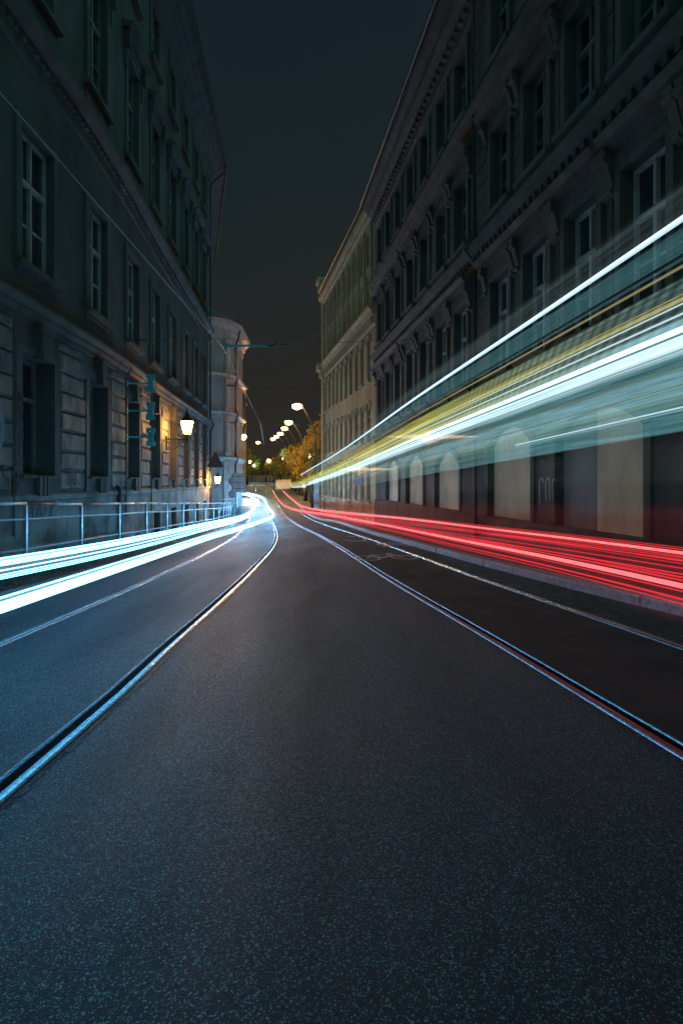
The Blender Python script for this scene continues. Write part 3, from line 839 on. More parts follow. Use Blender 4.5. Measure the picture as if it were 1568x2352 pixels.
rstring('lower_cornice', [(0, 6.95), (.06, 7.0), (.06, 7.12), (.30, 7.22), (.32, 7.34), (.05, 7.44), (0, 7.46)], (.12, 7.0, 7.14, .16))
rstring('upper_cornice', [(0, 10.55), (.06, 10.6), (.06, 10.75), (.28, 10.86), (.30, 10.97), (.05, 11.06), (0, 11.08)])
rstring('eaves_cornice', [(0, 13.65), (.08, 13.7), (.08, 13.9), (.2, 14.0), (.22, 14.12), (.42, 14.25), (.46, 14.42), (.66, 14.55), (.70, 14.8), (0, 14.9)], (.16, 13.9, 14.02, .26))
mb = MB(); mb.tube([FR(k, 14.86, .74) for k in (0, 10, 20, FR.len)], .08, 8)
up = uR(14.85); mb.tube([FR(up, 14.7, .6), FR(up, 13.8, .18), FR(up, 7.5, .12), FR(up, 7.25, .42), FR(up, 6.9, .12), FR(up, -1, .12)], .055, 8)
bp_(mb, 'gutter', M['gutter'], rb)
mb = MB(); mb.face([FR(0, 14.85, .7), FR(FR.len, 14.85, .7), (12, 28, 19), (12, -6, 19)]); mb.face([(12, -6, 19), (12, 28, 19), (20, 28, 14.3), (20, -6, 14.3)])
bp_(mb, 'roof', M['roof'], rb)
# horizontal grooves read as joints: flat courses standing proud between windows
mb = MB(); 
for vv0, vv1, ops in ((3.6, 6.9, g1), (7.5, 10.5, g2), (11.1, 13.6, g3)):
    ed = [0]+sum([[o[0]-.26, o[1]+.26] for o in ops], [])+[FR.len]
    for a, b in zip(ed[::2], ed[1::2]):
        if b-a < .12: continue
        v = vv0
        while v+.3 < vv1: fbox(mb, FR, a+.015, b-.015, v+.015, v+.43, -.02, .03); v += .46
bp_(mb, 'facing_blocks', M['plaster_r'], rb)
def hooded(wd, ht, d, consoles=True):
    def fn(o):
        mb = MB(); hw = wd/2
        for sx in (-1, 1): mb.box((sx*(hw+.08), d+.03, ht/2), (.15, .10, ht))
        mb.box((0, d+.03, ht+.08), (wd+.31, .10, .16))
        mb.box((0, d+.09, -.06), (wd+.46, .24, .11)); mb.box((0, d+.03, -.17), (wd+.36, .10, .10))
        if consoles:
            mb.box((0, d+.04, ht+.28), (wd+.42, .11, .22))
            mb.box((0, d+.08, ht+.415), (wd+.52, .20, .05))
            mb.hexa([(x, yy, z) for x in (-hw-.40, hw+.40) for yy, z in ((d, ht+.44), (d, ht+.66), (d+.30, ht+.47), (d+.38, ht+.60))])
            for sx in (-1, 1):
                x = sx*(hw+.255)
                mb.hexa([(x+a, yy, z) for a in (-.085, .085) for yy, z in ((d, ht-.30), (d, ht+.44), (d+.06, ht-.26), (d+.26, ht+.43))])
                mb.tube([(x-.095, d+.20, ht+.28), (x+.095, d+.20, ht+.28)], .075, 8); mb.tube([(x-.09, d+.10, ht-.22), (x+.09, d+.10, ht-.22)], .055, 8)
        mb.build('window_hood' if consoles else 'window_trim', M['trim_r'], o)
    return fn
W = window_proto(1.0, 2.27, M['frame_white'], hooded(1.0, 2.27, .19), parent=rb); rows(W, FR, [(u, 3.85) for u in uw], rb, .24)
W = window_proto(.96, 2.0, M['frame_dark'], hooded(.96, 2.0, .19), parent=rb); rows(W, FR, [(u, 7.75) for u in uw], rb, .24)
W = window_proto(.9, 1.9, M['frame_dark'], hooded(.9, 1.9, .19, False), parent=rb); rows(W, FR, [(u, 11.4) for u in uw], rb, .24)
# boarded arches
def arch_pts(wd, ht, rise, n_=12):
    hw = wd/2; R_ = (hw*hw+rise*rise)/(2*rise); th = math.asin(min(1, hw/R_)); cz = ht-R_
    return [(R_*math.sin(-th+2*th*i/n_), cz+R_*math.cos(-th+2*th*i/n_)) for i in range(n_+1)]
for k, ((y, wd, tp), o) in enumerate(zip(arches, aops)):
    u = uR(y); X = frame3(FR.n); P = FR(u, .38, -.10); A = arch_pts(wd, tp-.38, .42)
    flip = X.col[0].dot(FR.t)   # is local +x the far side?
    def half(x0, x1, dy, mat, nm):
        a = [q for q in A if x0 <= q[0] <= x1]
        def zat(x):
            for p, q in zip(A, A[1:]):
                if p[0] <= x <= q[0]: return p[1]+(q[1]-p[1])*(x-p[0])/(q[0]-p[0])
            return A[0][1]
        ol = [(x0, 0), (x1, 0), (x1, zat(x1))]+[q for q in a[::-1] if x0 < q[0] < x1]+[(x0, zat(x0))]
        mb = MB(); mb.plate(ol, P+X.col[1]*dy, X, .02); bp_(mb, nm, mat, rb)
    hw = wd/2-.004
    far_lo = flip > 0
    if wd > 2.4:      # near arch: dark far leaf, pale near board
        sp = .12
        if far_lo: half(-hw, sp, -.02, M['board'], 'boarded_leaf'); half(sp, hw, -.035, M['board_dark'], 'door_leaf')
        else: half(-hw, -sp, -.035, M['board_dark'], 'door_leaf'); half(-sp, hw, -.02, M['board'], 'boarded_leaf')
    elif y < 14:
        half(-hw, -.01, -.02, M['board'], 'boarded_leaf'); half(.01, hw, -.03, M['board'], 'boarded_leaf')
    else:
        half(-hw, -.006, -.02, M['board'], 'boarded_leaf'); half(.006, hw, -.022, M['board'], 'boarded_leaf')
    mb = MB(); R0 = arch_pts(wd+.05, tp-.36, .43); R1 = arch_pts(wd+.36, tp-.20, .52)
    Pf = FR(u, .38, .0)
    for i in range(12):
        mb.hexa([Pf+X.col[0]*q[0]+X.col[2]*q[1]+X.col[1]*e_ for q in (R0[i], R1[i], R0[i+1], R1[i+1]) for e_ in (-.01, .05)])
    for sx in (-1, 1): mb.box(Pf+X.col[0]*sx*(wd/2+.105)+X.col[2]*(R0[0][1]/2), (.155, .09, R0[0][1]), X)
    bp_(mb, 'arch_surround', M['base_r'], rb)
graf(FR, uR(15.2), -.2, .05, word('ZSOC', .28, vert=True), .025, M['graffiti_w'], rb)
graf(FR, uR(11.55), .75, .05, [[(0, 0), (.0, .5), (.1, .55), (.14, .45)], [(.25, .1), (.25, .5), (.35, .55), (.4, .1)], [(.5, .1), (.52, .52), (.62, .5)]], .03, M['graffiti_w'], rb)

# ------------------------------------------------------------------ right far building (warm ochre)
FO = Line((1.69, 28.02), (-1.35, 43), -1)
ob = empty('ochre_building', (5, 36, 0), 'ochre building glowing in lamp light beyond the dark arcade, with rows of round-arched windows', 'building')
nb = 10; du = (FO.len-1.1)/nb
uo = [.75+du*(i+.5) for i in range(nb)]
o1 = [(u-.36, u+.36, 6.4, 8.75, .36) for u in uo]; o2 = [(u-.40, u+.40, 3.3, 5.3, .40) for u in uo]; o3 = [(u-.42, u+.42, .2, 2.5, .42) for u in uo]
t1 = [(u-.33, u+.33, 10.2, 11.9, .33) for u in uo]; t2 = [(u-.33, u+.33, 12.4, 14.0, 0) for u in uo]
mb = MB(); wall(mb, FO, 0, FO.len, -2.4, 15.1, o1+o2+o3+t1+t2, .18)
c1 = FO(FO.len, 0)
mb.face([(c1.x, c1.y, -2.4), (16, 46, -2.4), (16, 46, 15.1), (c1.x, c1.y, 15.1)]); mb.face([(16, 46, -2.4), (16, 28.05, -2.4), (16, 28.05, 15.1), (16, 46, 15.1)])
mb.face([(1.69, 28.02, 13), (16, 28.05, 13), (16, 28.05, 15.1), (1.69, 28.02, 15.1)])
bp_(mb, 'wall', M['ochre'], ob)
mb = MB(); band(mb, FO, 0, FO.len+.1, [(0, 9.0), (.05, 9.05), (.05, 9.45), (.22, 9.52), (.25, 9.7), (.38, 9.8), (.40, 9.92), (.04, 10.02), (0, 10.04)])
u = .2
while u < FO.len: fbox(mb, FO, u, u+.11, 9.1, 9.46, .05, .2); u += .24
bp_(mb, 'dentil_cornice', M['ochre_trim'], ob)
mb = MB(); band(mb, FO, 0, FO.len, [(0, 14.3), (.06, 14.34), (.06, 14.5), (.2, 14.58), (.22, 14.72), (.38, 14.84), (.42, 15.1), (0, 15.2)])
bp_(mb, 'eaves_cornice', M['ochre_trim'], ob)
mb = MB()
for i in range(nb+1): 
    uu = .75+du*i; fbox(mb, FO, uu-.13, uu+.13, 10.04, 14.34, 0, .12)
for u in uo: fbox(mb, FO, u-.42, u+.42, 11.98, 12.3, 0, .05)
bp_(mb, 'pilasters', M['ochre_trim'], ob)
mb = MB(); E = FO.len
fbox(mb, FO, E-.55, E+.12, -2.4, 15.2, 0, .16)
fbox(mb, FO, E-.65, E+.2, 15.2, 15.5, -.6, .3); fbox(mb, FO, E-.75, E+.3, 15.5, 16.1, -.7, .42); fbox(mb, FO, E-.85, E+.4, 16.1, 16.4, -.8, .55)
fbox(mb, FO, E-.72, E+.2, 9.0, 9.5, .16, .34); fbox(mb, FO, E-.8, E+.3, 9.5, 10.0, .16, .55)
bp_(mb, 'corner_pier', M['ochre_trim'], ob)
mb = MB(); mb.face([FO(0, 15.2, .42), FO(E, 15.2, .42), (8, 45, 19), (8, 28.05, 19)]); mb.face([(8, 28.05, 19), (8, 45, 19), (16, 46, 15.1), (16, 28.05, 15.1)])
bp_(mb, 'roof', M['roof'], ob)
mb = MB(); mb.tube([FO(0, 15.25, .5), FO(E-1, 15.25, .5)], .07, 8); bp_(mb, 'gutter', M['gutter'], ob)
def arch_trim(wd, ht, rr, d):
    def fn(o):
        mb = MB(); I0 = [(x*1.04, z) for x, z in arch_pts(wd, rr, rr)]; I1 = [(x*1.38, z+.13*(z/rr)) for x, z in arch_pts(wd, rr, rr)]
        for i in range(12):
            mb.hexa([(q_[0], e_, ht-rr+q_[1]) for q_ in (I0[i], I1[i], I0[i+1], I1[i+1]) for e_ in (d-.01, d+.07)])
        mb.build('arch_moulding', M['ochre_trim'], o)
        mb = MB(); mb.box((0, d+.06, -.06), (wd+.25, .16, .1)); mb.build('sill', M['ochre_trim'], o)
    return fn
W = window_proto(.72, 2.35, M['frame_dark'], arch_trim(.72, 2.35, .36, .13), parent=ob, arch=.36); rows(W, FO, [(u, 6.4) for u in uo], ob, .18)
W = window_proto(.80, 2.0, M['frame_dark'], arch_trim(.80, 2.0, .40, .13), parent=ob, arch=.40); rows(W, FO, [(u, 3.3) for u in uo], ob, .18)
W = window_proto(.84, 2.3, M['frame_dark'], arch_trim(.84, 2.3, .42, .13), parent=ob, arch=.42); rows(W, FO, [(u, .2) for u in uo], ob, .18)
W = window_proto(.66, 1.7, M['frame_dark'], parent=ob, arch=.33); rows(W, FO, [(u, 10.2) for u in uo], ob, .18)
W = window_proto(.66, 1.6, M['frame_dark'], parent=ob); rows(W, FO, [(u, 12.4) for u in uo], ob, .18)

# ------------------------------------------------------------------ round-cornered pale building on the left
tb = empty('round_corner_building', (-14, 56, 0), 'pale stucco building with a rounded corner and dark conical roof beyond the sooty building', 'building')
RC = 3.0; cx, cy = -13.4, 55.0
cp = [(-26, cy-RC), (cx-.6, cy-RC)]+[(cx+RC*math.sin(a), cy-RC*math.cos(a)) for a in [i*math.pi/24 for i in range(13)]]+[(cx+RC-.3, 61.5)]
CP = [Vector((x, y, 0)) for x, y in cp]
dense = []
for a, b in zip(CP, CP[1:]):
    k = max(1, int((b-a).length/.5))
    dense += [a.lerp(b, i/k) for i in range(k)]
dense.append(CP[-1])
FT = Curve(dense, 1); uT0 = 26+cx-.6
arc = RC*math.pi/2
tw = [uT0-7, uT0-4.6, uT0-2.2, uT0+.6+arc+2.1]
rowsT = [(4.4, 6.6), (8.0, 10.4), (11.6, 13.8)]
tops = [(u-.48, u+.48, a, b, 0) for u in tw for a, b in rowsT]
uD = uT0+1.35
dops = [(uD-.75, uD+.75, -1.6, 1.5, .75)]
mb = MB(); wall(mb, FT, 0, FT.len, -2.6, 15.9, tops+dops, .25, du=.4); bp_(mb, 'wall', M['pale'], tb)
mb = MB()
band(mb, FT, 0, FT.len, [(0, 14.5), (.10, 14.55), (.10, 14.95), (.3, 15.15), (.34, 15.45), (.75, 15.8), (.85, 16.15), (0, 16.3)], du=.4)
bp_(mb, 'eaves_cornice', M['pale_trim'], tb)
mb = MB()
for v in (3.1, 7.3, 10.9): band(mb, FT, 0, FT.len, [(0, v-.05), (.08, v), (.08, v+.15), (.42, v+.28), (.45, v+.40), (0, v+.5)], du=.4)
bp_(mb, 'string_courses', M['pale_trim'], tb)
mb = MB()
for u in (uT0-3.4, uT0-1.2, uT0+.6+arc*.16, uT0+.6+arc*.66, uT0+.6+arc+.7):
    for v0, v1 in ((3.6, 7.25), (7.8, 10.85), (11.4, 14.5)):
        fbox(mb, FT, u-.34, u+.34, v0, v1, 0, .20); fbox(mb, FT, u-.2, u+.2, v0+.35, v1-.6, .20, .30); fbox(mb, FT, u-.42, u+.42, v0, v0+.25, .2, .32); fbox(mb, FT, u-.44, u+.44, v1-.30, v1-.02, .2, .40)
    v = -2.2
    while v < 3.0: fbox(mb, FT, u-.42, u+.42, v, v+.52, 0, .15); v += .6
bp_(mb, 'pilasters', M['pale_trim'], tb)
mb = MB(); ud = uT0+.6+arc*.93
mb.tube([FT(ud, 15.8, .7), FT(ud, 14.9, .5), FT(ud, 14.3, .25), FT(ud, 11.6, .25), FT(ud, 11.2, .5), FT(ud, 10.6, .25), FT(ud, 8.0, .25), FT(ud, 7.6, .5), FT(ud, 7.0, .25), FT(ud, 3.7, .25), FT(ud, 3.4, .5), FT(ud, 2.8, .25), FT(ud, -1.4, .25)], .09, 8)
bp_(mb, 'downpipe', M['gutter'], tb)
mb = MB(); ap = Vector((cx-3, cy+3, 20.6))
e_ = [FT(FT.len*i/60, 16.22, .9) for i in range(61)]
for a, b in zip(e_, e_[1:]):
    ra = Vector((min(ap.x, max(a.x-6, -26)), max(ap.y, a.y) if a.x > cx-2 else ap.y, 20.6)); rb_ = Vector((min(ap.x, max(b.x-6, -26)), max(ap.y, b.y) if b.x > cx-2 else ap.y, 20.6))
    mb.face([a, b, rb_, ra])
bp_(mb, 'roof', M['roof'], tb)
W = window_proto(.96, 2.2, M['frame_white'], frame_trim(.96, 2.2, .2), parent=tb); rows(W, FT, [(u, 4.4) for u in tw], tb, .25)
W = window_proto(.96, 2.4, M['frame_white'], frame_trim(.96, 2.4, .2), parent=tb); rows(W, FT, [(u, 8.0) for u in tw], tb, .25)
W = window_proto(.96, 2.2, M['frame_white'], frame_trim(.96, 2.2, .2), parent=tb); rows(W, FT, [(u, 11.6) for u in tw], tb, .25)
mb = MB(); X = frame3(FT.nrm(uD)); mb.plate([(-.74, 0), (.74, 0)]+[(x, 2.35+z) for x, z in arch_pts(1.48, .75, .74)[::-1]], FT(uD, -1.6, -.2), X, .06)
bp_(mb, 'door', M['board_dark'], tb)

# yellow stone tower beyond it
yt = empty('stone_tower', (-16.6, 84, 0), 'warm yellow stone tower with a pointed roof just behind the round-cornered building', 'tower')
mb = MB(); x0, x1, y0, y1 = -19.5, -14.6, 82, 87
for a, b in (((x0, y0), (x1, y0)), ((x1, y0), (x1, y1)), ((x1, y1), (x0, y1)), ((x0, y1), (x0, y0))):
    L_ = Line(a, b, 1); wall(mb, L_, 0, L_.len, -2, 15.6, [(L_.len/2-.4, L_.len/2+.4, 10.6, 12.6, .4), (L_.len/2-.4, L_.len/2+.4, 5, 6.6, 0)], .3)
bp_(mb, 'wall', M['yellow_stone'], yt)
mb = MB()
for z_, g_ in ((7.9, .15), (12.9, .18), (15.4, .3)): mb.box(((x0+x1)/2, (y0+y1)/2, z_), (x1-x0+2*g_, y1-y0+2*g_, .3))
bp_(mb, 'string_courses', M['yellow_stone'], yt)
mb = MB(); mb.hexa([(x, y, 15.56) if False else (x, y, z) for x, y, z in ((x0-.3, y0-.3, 15.56), ((x0+x1)/2-.2, y0+2.3, 20.3), (x0-.3, y1+.3, 15.56), ((x0+x1)/2-.2, y1-2.3, 20.3), (x1+.3, y0-.3, 15.56), ((x0+x1)/2+.2, y0+2.3, 20.3), (x1+.3, y1+.3, 15.56), ((x0+x1)/2+.2, y1-2.3, 20.3))])
bp_(mb, 'roof', M['roof'], yt)
mb = MB()
px, py_ = x1+.5, y0+.3
mb.box((px-.1, py_, 9.3), (.9, .9, .35)); mb.box((px-.1, py_, 11.0), (.65, .65, 3.0)); mb.hexa([(px-.1+a*k, py_+b*k, z) for a in (-.5, .5) for b in (-.5, .5) for z, k in ((12.5, 1), (14.0, .1))])
mb.hexa([(px-.1+a*k, py_+b*k, z) for a in (-.4, .4) for b in (-.4, .4) for z, k in ((8.2, .2), (9.15, 1))])
bp_(mb, 'oriel_turret', M['gutter'], yt)
# ------------------------------------------------------------------ railing on the left pavement
ry = [2.7+2.07*i for i in range(17)]
def rail_x(y):
    T = [(0, -4.88), (8.9, -4.95), (13, -5.1), (19.3, -5.38), (25.5, -5.74), (29.7, -6.16), (34, -6.74), (37, -7.15)]
    for (a, xa), (b, xb) in zip(T, T[1:]):
        if y <= b: return xa+(xb-xa)*(y-a)/(b-a)
    return T[-1][1]
RP = [Vector((rail_x(y), y, G(y)+.12)) for y in ry]
rg = empty('street_railing', RP[0], 'long three-bar metal railing with red and white top bar along the left pavement', 'railing')
rng = random.Random(9)
mb = MB()
JP = [p+Vector((0, 0, 1.1+rng.uniform(-.012, .012))) for p in RP]
k = 0
for a, b in zip(JP, JP[1:]):
    for q in range(2):
        mb.tube([a.lerp(b, q/2), a.lerp(b, (q+1)/2)], .026, 10, m=(1 if (k in (4, 6, 8) ) else 0), cap=True); k += 1
mb.build('handrail', [M['rail_white'], M['rail_red']], rg, True, loc=RP[0])
for h, nm in ((.86, 'upper_bar'), (.40, 'lower_bar')):
    mb = MB(); mb.tube([p+Vector((0, 0, h+rng.uniform(-.015, .015))) for p in RP], .019, 8); mb.build(nm, M['galv'], rg, True, loc=RP[0])
for p, j in zip(RP, JP):
    mb = MB(); mb.box(((p.x+j.x)/2, p.y, (p.z+j.z)/2-.05), (.052, .052, 1.16)); mb.box((p.x, p.y, p.z+.006), (.13, .13, .012))
    mb.build('post', M['galv'], rg, loc=RP[0])

# ------------------------------------------------------------------ wall lantern, sign brackets
def scroll(cx, cz, r0, r1, turns, a0=0, n_=26, sg=1):
    return [(cx+(r0+(r1-r0)*i/n_)*math.cos(a0+sg*turns*2*math.pi*i/n_), cz+(r0+(r1-r0)*i/n_)*math.sin(a0+sg*turns*2*math.pi*i/n_)) for i in range(n_+1)]
def lantern(F, u, z, scale, label, lit):
    nn = F.nrm(u); X = Matrix((nn, nn.cross(Vector((0, 0, 1))), Vector((0, 0, 1)))).transposed()
    O = F(u, z, .12)
    r = empty('wall_lantern', O, label, 'wall lamp')
    W_ = lambda x, zz, y=0: O+X.col[0]*x*scale+X.col[1]*y*scale+Vector((0, 0, zz*scale))
    mb = MB()
    mb.box(W_(-.03, -.12), (.06*scale, .10*scale, .62*scale), X)
    mb.tube([W_(-.04, .05), W_(.88, .05)], .022*scale, 8); mb.tube([W_(-.04, .09), W_(.80, .09)], .012*scale, 6)
    for sp in (scroll(.24, -.16, .015, .20, 1.6, .3), scroll(.52, -.07, .01, .11, 1.5, 2.2, 20, -1), scroll(.68, -.01, .006, .055, 1.4, 1, 14), scroll(.06, -.36, .006, .07, 1.3, 1.2, 14)):
        mb.tube([W_(x, q) for x, q in sp], .014*scale, 6)
    mb.tube([W_(x, q) for x, q in ((-.01, -.40), (.12, -.38), (.34, -.36), (.52, -.20), (.70, -.04), (.82, .04))], .016*scale, 6)
    mb.build('bracket', M['iron'], r, True, loc=O)
    mb = MB(); c = W_(.84, 0)
    mb.lathe([(.05*scale, -.10*scale), (.03*scale, -.05*scale), (.035*scale, .1*scale), (.05*scale, .22*scale), (.16*scale, .26*scale), (.17*scale, .29*scale)], c, 12); 
    mb.build('lamp_socket', M['iron'], r, True, loc=O)
    g = MB(); g.lathe([(.150*scale, .30*scale), (.27*scale, .82*scale)], c, 6); g.build('glass', lit, r, loc=O)
    mb = MB()
    for k in range(6):
        a = k*math.pi/3
        mb.tube([c+Vector((math.cos(a)*.155, math.sin(a)*.155, .29))*scale, c+Vector((math.cos(a)*.278, math.sin(a)*.278, .83))*scale], .011*scale, 6)
    mb.lathe([(.29*scale, .82*scale), (.30*scale, .86*scale), (.20*scale, .98*scale), (.10*scale, 1.05*scale), (.085*scale, 1.14*scale), (.14*scale, 1.17*scale), (.05*scale, 1.22*scale), (.02*scale, 1.36*scale)], c, 6)
    mb.build('cap', M['iron'], r, loc=O)
    return r
lantern(FLc, FLc.u_of_y(22.6), 2.86, .92, 'glowing six-sided street lantern on a scrolled iron bracket, lighting the sooty wall', M['lantern_glass'])
lantern(FLc, FLc.u_of_y(33.2), .95, .62, 'small lit lantern on a dark bracket at the far corner, under the triangular sign', M['lantern_glass_corner'])
zb = [(4.22, 'topmost'), (3.38, 'middle'), (2.58, 'lowest')]
for z_, nm in zb:
    u = FLc.u_of_y(17.25); nn = FLc.nrm(u); X = framev(nn); O = FLc(u, z_, .05)
    r = empty('sign_bracket', O, nm+' of three teal steel arms sticking out of the left wall', 'bracket', 'teal arms on the left wall')
    mb = MB(); mb.box(O+nn*.36, (.05, .72, .05), X); mb.box(O, (.12, .03, .16), X); mb.build('arm', M['teal'], r, loc=O)
    mb = MB(); c = O+nn*.70
    mb.box(c+Vector((0, 0, .0)), (.05, .16, .44), X)
    if nm == 'lowest': mb.box(c+Vector((0, 0, .16)), (.6, .05, .03), X); 
    for zz in (.2, -.2):
        mb.hexa([c+nn*a+X.col[0]*b+Vector((0, 0, zz+d)) for a in (-.13, .13) for b in (-.035, .035) for d in (-.07, .07)])
    mb.build('clamp_plate', M['teal'], r, loc=O)

# ------------------------------------------------------------------ street lamps
def lamp_mesh(h, reach, name_mat):
    pass
def street_lamp(x, y, head_x, head_z, label, lit, base=None, group='tall curved street lamps', r_=.46):
    z0 = G(y)+(.12 if base is None else base); O = Vector((x, y, z0))
    rt = empty('street_lamp', O, label, 'street lamp', group)
    H = head_z; dx = head_x-x
    prof = [(0, -3.3), (.02, -2.6), (.14, -1.9), (.36, -1.1), (.58, -.4), (.76, .02), (.90, .18), (1.0, .20)]
    pts = [(x, y, z0)]+[(x, y, z0+.9)]+[(x+dx*a, y, H+b) for a, b in prof]
    sp = spline([Vector(p) for p in pts], .4)
    mb = MB(); mb.tube(sp, [.085 if p.z > z0+5 else .10 for p in sp], 10); mb.build('pole', M['pole'], rt, True, loc=O)
    mb = MB(); mb.lathe([(.26, 0), (.25, .5), (.20, 1.2), (.13, 1.45), (.11, 1.5)], O, 12); mb.build('pole_base', M['iron'], rt, True, loc=O)
    mb = MB(); mb.lathe([(.05, .34), (.14, .32), (.30, .18), (.33, .05), (.32, .02)], (head_x-.06*(1 if dx > 0 else -1), y, H), 14); mb.build('lamp_housing', M['pole'], rt, True, loc=O)
    g = MB(); g.lathe([(.31*r_/.3, .02), (.33*r_/.3, -.10), (.29*r_/.3, -.28), (.18*r_/.3, -.40), (.05, -.45)], (head_x-.06*(1 if dx > 0 else -1), y, H), 14); g.build('lamp_glass', lit, rt, True, loc=O)
    return rt
RL = [(57, 723, 681, 933, 'nearest and tallest of the row of curved street lamps, against the ochre building'), (76, 695, 661.5, 971, 'second lamp of the receding row, its pole left of the big trees'),
      (89, 680, 652.5, 985, 'third lamp of the receding row of curved lamps'), (103, 667, 643, 997, 'fourth lamp of the receding row of curved lamps'),
      (117, 656, 634, 1004, 'fifth lamp of the receding row of curved lamps'), (131, 645, 626, 1010, 'sixth and farthest lamp of the receding row')]
for y, px, hx, hy, lb_ in RL:
    p = at(px, 1100, y); hd = at(hx, hy-3, y)
    street_lamp(p.x, y, hd.x, hd.z, lb_, M['lamp_glass_left' if y == 66 else 'lamp_glass_near' if y < 70 else 'lamp_glass'])
for y, px, hx, hy, lb_ in [(66, 530, 556, 1004, 'left-hand curved lamp half hidden by the round-cornered building'), (92, 530, 552.5, 1016, 'middle one of the three lamps beside the round-cornered building'),
                           (116, 567.5, 551.5, 1025, 'lowest left lamp, its whole pole showing before the far trees'), (140, 610.5, 592, 1018, 'lone curved lamp in the middle of the road end, before the dark trees')]:
    p = at(px, 1100, y); hd = at(hx, hy-3, y)
    street_lamp(p.x, y, hd.x, hd.z, lb_, M['lamp_glass_left' if y == 66 else 'lamp_glass_near' if y < 70 else 'lamp_glass'])
def small_lamp(px, py, y, pole_px, label, lit, r_):
    c = at(px, py, y); q = at(pole_px, py, y); O = Vector((q.x, y, G(y)))
    rt = empty('small_street_lamp', O, label, 'street lamp', 'small lamps in front of the far trees')
    mb = MB(); mb.tube([O, (q.x, y, c.z+.3)], .06, 6); mb.tube([(q.x, y, c.z+.25), (c.x, y, c.z+.25)], .04, 6); mb.build('pole', M['pole'], rt, loc=O)
    g = MB(); g.lathe([(.05, r_), (r_*.7, r_*.7), (r_, 0), (r_*.7, -r_*.7), (.05, -r_)], c, 12); g.build('lamp_glass', lit, rt, True, loc=O)
for a in [(574, 1060, 128, 568.5, 'small orange lamp left of the far fence', M['lamp_far'], .33), (617, 1058.5, 150, 611, 'small orange lamp right of the lone curved lamp pole', M['lamp_far'], .40),
          (562, 1054, 122, 567, 'teal-white lamp left of the road end', M['lamp_ice'], .30), (651, 1054, 112, 657, 'white lamp among the lit leaves', M['lamp_white'], .34),
          (664.5, 1053.5, 108, 668, 'orange lamp next to the white one among the leaves', M['lamp_far'], .27), (675, 1054.5, 100, 680, 'tiny orange lamp low in the leaves', M['lamp_far'], .2),
          (583.5, 1069, 140, 586, 'tiny white lamp low over the far fence', M['lamp_white'], .2), (709.5, 1050.5, 80, 697, 'orange lamp on a square arm at the nearest tree', M['lamp_far'], .33), (632, 1060.5, 140, 634, 'faint white lamp in the middle of the far trees', M['lamp_white'], .16)]:
    small_lamp(*a)

# ------------------------------------------------------------------ signs
def post(rt, O, h, r_=.03, mat=None): 
    mb = MB(); mb.tube([O, O+Vector((0, 0, h))], r_, 8); mb.build('post', mat or M['pole_grey'], rt, True, loc=O)
VF = framev((0, -1, 0))   # x right, y towards the camera
def sign_at(px, py, y, name, label, cat, h_over=.35):
    c = at(px, py, y); O = Vector((c.x, y, G(y)+.12)); rt = empty(name, O, label, cat); post(rt, O+Vector((0, .04, 0)), c.z-O.z+h_over); return rt, c, O
# no stopping
rt, c, O = sign_at(821.7, 1104.4, 29.6, 'no_stopping_sign', 'round blue no stopping sign with red rim and red cross, on a thin grey post', 'road sign', .28)
mb = MB(); mb.disc(c, .245, 32, VF, .012); mb.build('rim', M['sign_red'], rt, loc=O)
mb = MB(); mb.disc(c+VF.col[1]*.006, .19, 32, VF, .010); mb.build('face', M['sign_blue'], rt, loc=O)
mb = MB()
for a in (.785, -.785):
    R_ = Matrix.Rotation(a, 3, VF.col[1]); mb.box(c+VF.col[1]*(.013 if a > 0 else .0145), (.38, .005, .042), R_@VF)
mb.build('red_cross', M['sign_red'], rt, loc=O)
# straight ahead arrow with priority diamond
rt, c, O = sign_at(741, 1107.5, 44.6, 'straight_ahead_sign', 'round blue sign with a white upward arrow below a yellow diamond sign', 'road sign', 1.05)
mb = MB(); mb.disc(c, .315, 32, VF, .012); mb.build('rim', M['sign_white'], rt, loc=O)
mb = MB(); mb.disc(c+VF.col[1]*.006, .295, 32, VF, .010); mb.build('face', M['sign_blue'], rt, loc=O)
mb = MB(); mb.plate([(-.04, -.22), (.04, -.22), (.035, .06), (.13, .06), (0, .24), (-.13, .06), (-.035, .06)], c+VF.col[1]*.014, VF, .004); mb.build('white_arrow', M['sign_white'], rt, loc=O)
c2 = at(741, 1087.5, 44.6); mb = MB(); mb.disc(c2, .34, 4, VF, .012); mb.build('diamond_plate', M['sign_white'], rt, loc=O)
mb = MB(); mb.disc(c2+VF.col[1]*.007, .20, 4, VF, .008); mb.build('yellow_diamond', M['sign_yellow'], rt, loc=O)
# back of another round sign behind
rt, c, O = sign_at(760, 1108, 43.4, 'round_sign_back', 'dark blank back of a round sign just right of the white arrow sign', 'road sign', .2)
mb = MB(); mb.disc(c, .29, 24, VF, .02); mb.build('plate', M['sign_black'], rt, loc=O)
# stop board: tall white notice
c = at(726.5, 1122, 48.5); O = Vector((c.x, 48.5, G(48.5)+.12)); rt = empty('timetable_stand', O, 'tall narrow white stop board with pale blue notices left of the arrow sign', 'stop board')
mb = MB(); mb.box((c.x, 48.5, O.z+1.55), (.46, .07, 2.6)); mb.build('panel', M['sign_white'], rt, loc=O)
mb = MB()
for k, (zz, hh) in enumerate(((2.62, .22), (2.1, .5), (1.35, .6), (.72, .35))): mb.box((c.x+.01, 48.46, O.z+zz), (.34, .008, hh))
mb.build('notice', surf('pale_blue_notice', (.30, .58, .68), .4, scale=9, col2=(.5, .66, .7)), rt, loc=O)
mb = MB(); mb.box((c.x, 48.5, O.z+.13), (.52, .2, .26)); mb.build('foot', M['iron'], rt, loc=O)
